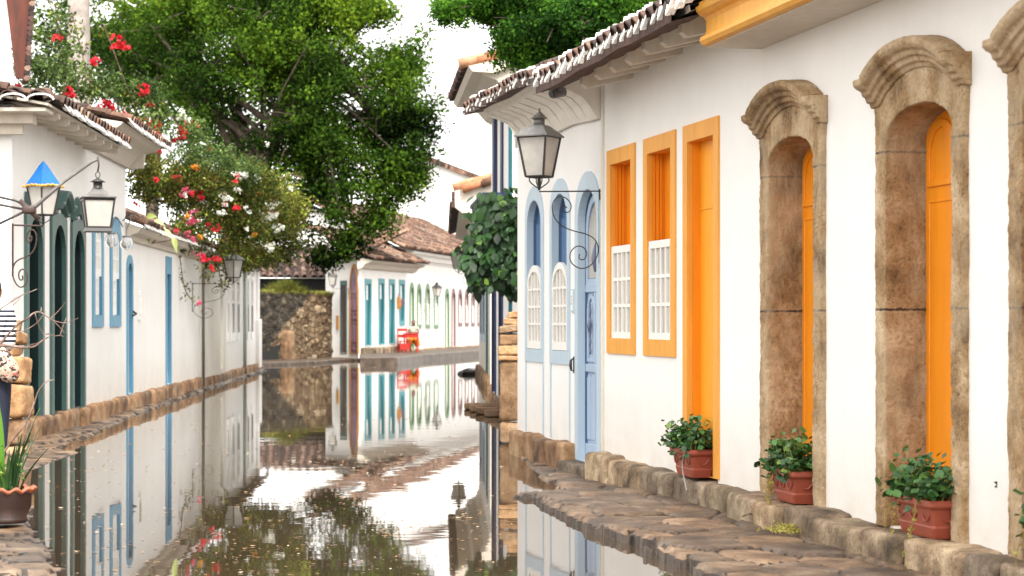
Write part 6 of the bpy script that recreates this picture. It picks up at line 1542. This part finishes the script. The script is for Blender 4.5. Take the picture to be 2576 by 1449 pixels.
for k in range(13):
    u = k/12; cx_, cy_ = (2-18*(1-u)+22*u**.7, 868+92*u); hw = [8,18,26,31,34,36,37,37,36,34,30,22,6][k]*YP/FPX; c = Vector(bz(cx_,cy_))
    for q in range(16): a = 2*math.pi*q/16; v.append(c+Vector((hw*math.cos(a), .07*math.sin(a)*(.5+.6*math.sin(math.pi*u)), .012*math.sin(a*3+k))))
mb.add(v, [(k*16+i,k*16+(i+1)%16,(k+1)*16+(i+1)%16,(k+1)*16+i) for k in range(12) for i in range(16)]+[tuple(range(16)), tuple(range(192,208))], .5, True); mb.build('bag', bagmat(), bgt)
mb = MB(); mb.tube([bz(-10,875), bz(-22,800), tuple(Vector((.05,-.03,1.43))), (.06,.10,1.40), bz(0,880)], .012, 5); mb.build('strap', bagmat(), bgt)
mb = MB(); mb.rbox((o3.x-.75,YP-.35,.02),(.83,.62,.18),.05,8,.02,tint=.4); mb.build('stone_step', M['plinthl'], None, label='worn stone step under the striped person at the left edge', cat='step')

# seated vendor and red furniture on the far pavement
def red_chair(label, p, rz):
    t = thing('red_chair', label, 'chair', p, rz)
    mb = MB(); mb.box(-.21,.21,-.2,.2,.43,.46); mb.build('seat', M['red'], t, bevel=.006)
    mb = MB(); mb.box(-.21,-.17,.17,.21,.46,.98); mb.box(.17,.21,.17,.21,.46,.98); mb.box(-.21,.21,.175,.205,.86,.97); mb.box(-.17,.17,.18,.2,.60,.72); mb.build('backrest', M['red'], t, bevel=.005)
    for x_ in (-.19,.19):
        for y_ in (-.18,.19): mb = MB(); mb.box(x_-.02,x_+.02,y_-.02,y_+.02,0,.43); mb.build('leg', M['red'], t)
    mb = MB(); mb.box(-.17,.17,-.19,-.17,.12,.36); mb.box(-.2,-.18,-.16,.17,.12,.36); mb.box(.18,.2,-.16,.17,.12,.36); mb.build('side_panel', M['red'], t)
Yv = 85.0; zf = .262; kx = lambda px, Y=Yv: (px-CX)*Y/FPX
red_chair('bright red wooden chair on the far pavement left of the red table', (kx(1015,84.4),84.4,zf), R(20))
t = thing('red_table', 'bright red wooden table on the far pavement beside a seated vendor', 'table', (kx(1034,84.5),84.5,zf), R(4))
mb = MB(); mb.box(-.32,.32,-.25,.25,.74,.78); mb.build('tabletop', M['red'], t, bevel=.006)
mb = MB(); mb.box(-.28,.28,-.22,-.19,.60,.74); mb.box(-.28,.28,.19,.22,.60,.74); mb.box(-.29,-.27,-.2,.2,.60,.74); mb.box(.27,.29,-.2,.2,.60,.74); mb.build('apron', M['red'], t)
for x_ in (-.27,.27):
    for y_ in (-.2,.2): mb = MB(); mb.box(x_-.03,x_+.03,y_-.03,y_+.03,0,.74); mb.build('leg', M['red'], t)
t = thing('person', 'seated vendor in a pale top and orange skirt behind the red table', 'person', (kx(1040,85.4),85.4,zf), 0)
J = dict(pelvis=(0,.05,.52), waist=(0,.04,.70), chest=(0,.02,.92), neck=(0,.0,1.08), skull=(0,-.03,1.18), crown=(0,-.01,1.26),
 shoulder_r=(.16,.0,1.02), elbow_r=(.22,-.08,.80), wrist_r=(.08,-.26,.80), palm_r=(.02,-.31,.81), shoulder_l=(-.16,.0,1.02), elbow_l=(-.22,-.06,.79), wrist_l=(-.10,-.25,.80), palm_l=(-.04,-.30,.81),
 hip_l=(-.09,.0,.50), knee_l=(-.14,-.40,.50), ankle_l=(-.13,-.42,.09), toe_l=(-.14,-.56,.04), hip_r=(.09,.0,.50), knee_r=(.16,-.40,.50), ankle_r=(.20,-.40,.09), toe_r=(.22,-.54,.04))
body(t, J, M['skind'], Vector((-.2,-1,0)), hands=True)
V, E, Rr = [], [], []; figure(V, E, Rr, [(0,.04,.60),(0,.03,.76),(0,.02,.93),(0,.0,1.02)], [.125,.115,.125,.07])
for s_ in ('r','l'): figure(V, E, Rr, [J['shoulder_'+s_], tuple((Vector(J['shoulder_'+s_])+Vector(J['elbow_'+s_]))/2)], [.065,.055], 2)
skin_obj('blouse', V, E, Rr, paint('pale_blouse', (.42,.42,.34), .8, .4), t)
V, E, Rr = [], [], []; figure(V, E, Rr, [(0,.04,.54)], [.15])
for s_ in ('r','l'): k_ = Vector(J['knee_'+s_]); figure(V, E, Rr, [tuple(Vector(J['hip_'+s_])), tuple(k_), tuple(k_+Vector((.03 if s_ == 'r' else -.01,-.02,-.30)))], [.13,.12,.13], 0)
skin_obj('skirt', V, E, Rr, paint('orange_skirt', (.62,.20,.01), .8, .2), t)
st = thing('stool', 'plain wooden stool under the seated vendor', 'stool', (kx(1040,85.4),85.47,zf), 0); mb = MB(); mb.lathe([(.17,.36),(.18,.38),(.17,.40)], n=14); mb.build('seat', M['ocre'], st)
for k in range(4): a = R(45+90*k); mb = MB(); mb.tube([(.16*math.cos(a),.16*math.sin(a),0),(.12*math.cos(a),.12*math.sin(a),.37)], .018, 6); mb.build('leg', M['ocre'], st)
p = F4.at(SF(999.5), -.06); zc = F4.Z(999.5, 762); rng = np.random.default_rng(3); t = thing('wall_ornament', 'orange and pink flower ornament on the wall beside the last teal window', 'ornament', (p.x,p.y,zc), 0)
mb = MB(); mb.rbox((0,0,0),(.10,.06,.24),.05,5,.01); mb.build('backing', M['ocre'], t)
cc = rng.normal(0,1,(18,3))*np.array([.10,.04,.16]); v,q,tt = gauss_leaves(cc, 8, .06, .07, rng, rng.random(18), .2); np_mesh('petals', v, q, tt, M['pinkfl'], t)
# ================================================================ PALE SHELL FOR THE HAZY HILL
mb = MB(); v = []; n1, n2 = 110, 26
for i in range(n1+1):
    for j in range(n2+1):
        x_ = -1500+2700*i/n1; u = j/n2; r_ = (150+60*noise.noise(Vector((x_/400,2,0))))*(1-.25*noise.noise(Vector((x_/120,u*3,1)))); a = math.pi*u*.55
        k_ = 14*noise.noise(Vector((x_/60,u*7,4)))
        v.append((x_, 2200+420*u*u-r_*.2*math.sin(a), -2+(r_+k_)*math.sin(a)**.9*1.25))
mb.add(v, [(i*(n2+1)+j,(i+1)*(n2+1)+j,(i+1)*(n2+1)+j+1,i*(n2+1)+j+1) for i in range(n1) for j in range(n2)], .5, True)
cl = paint('cloud', (.80,.83,.85), 1.0, .02); mb.build('hazy_hill_shell', cl, kind='stuff', label='pale opaque shell standing in for the haze-covered hill beyond the far white gable', cat='cloud')  # haze over the unbuilt hill is put into this pale colour
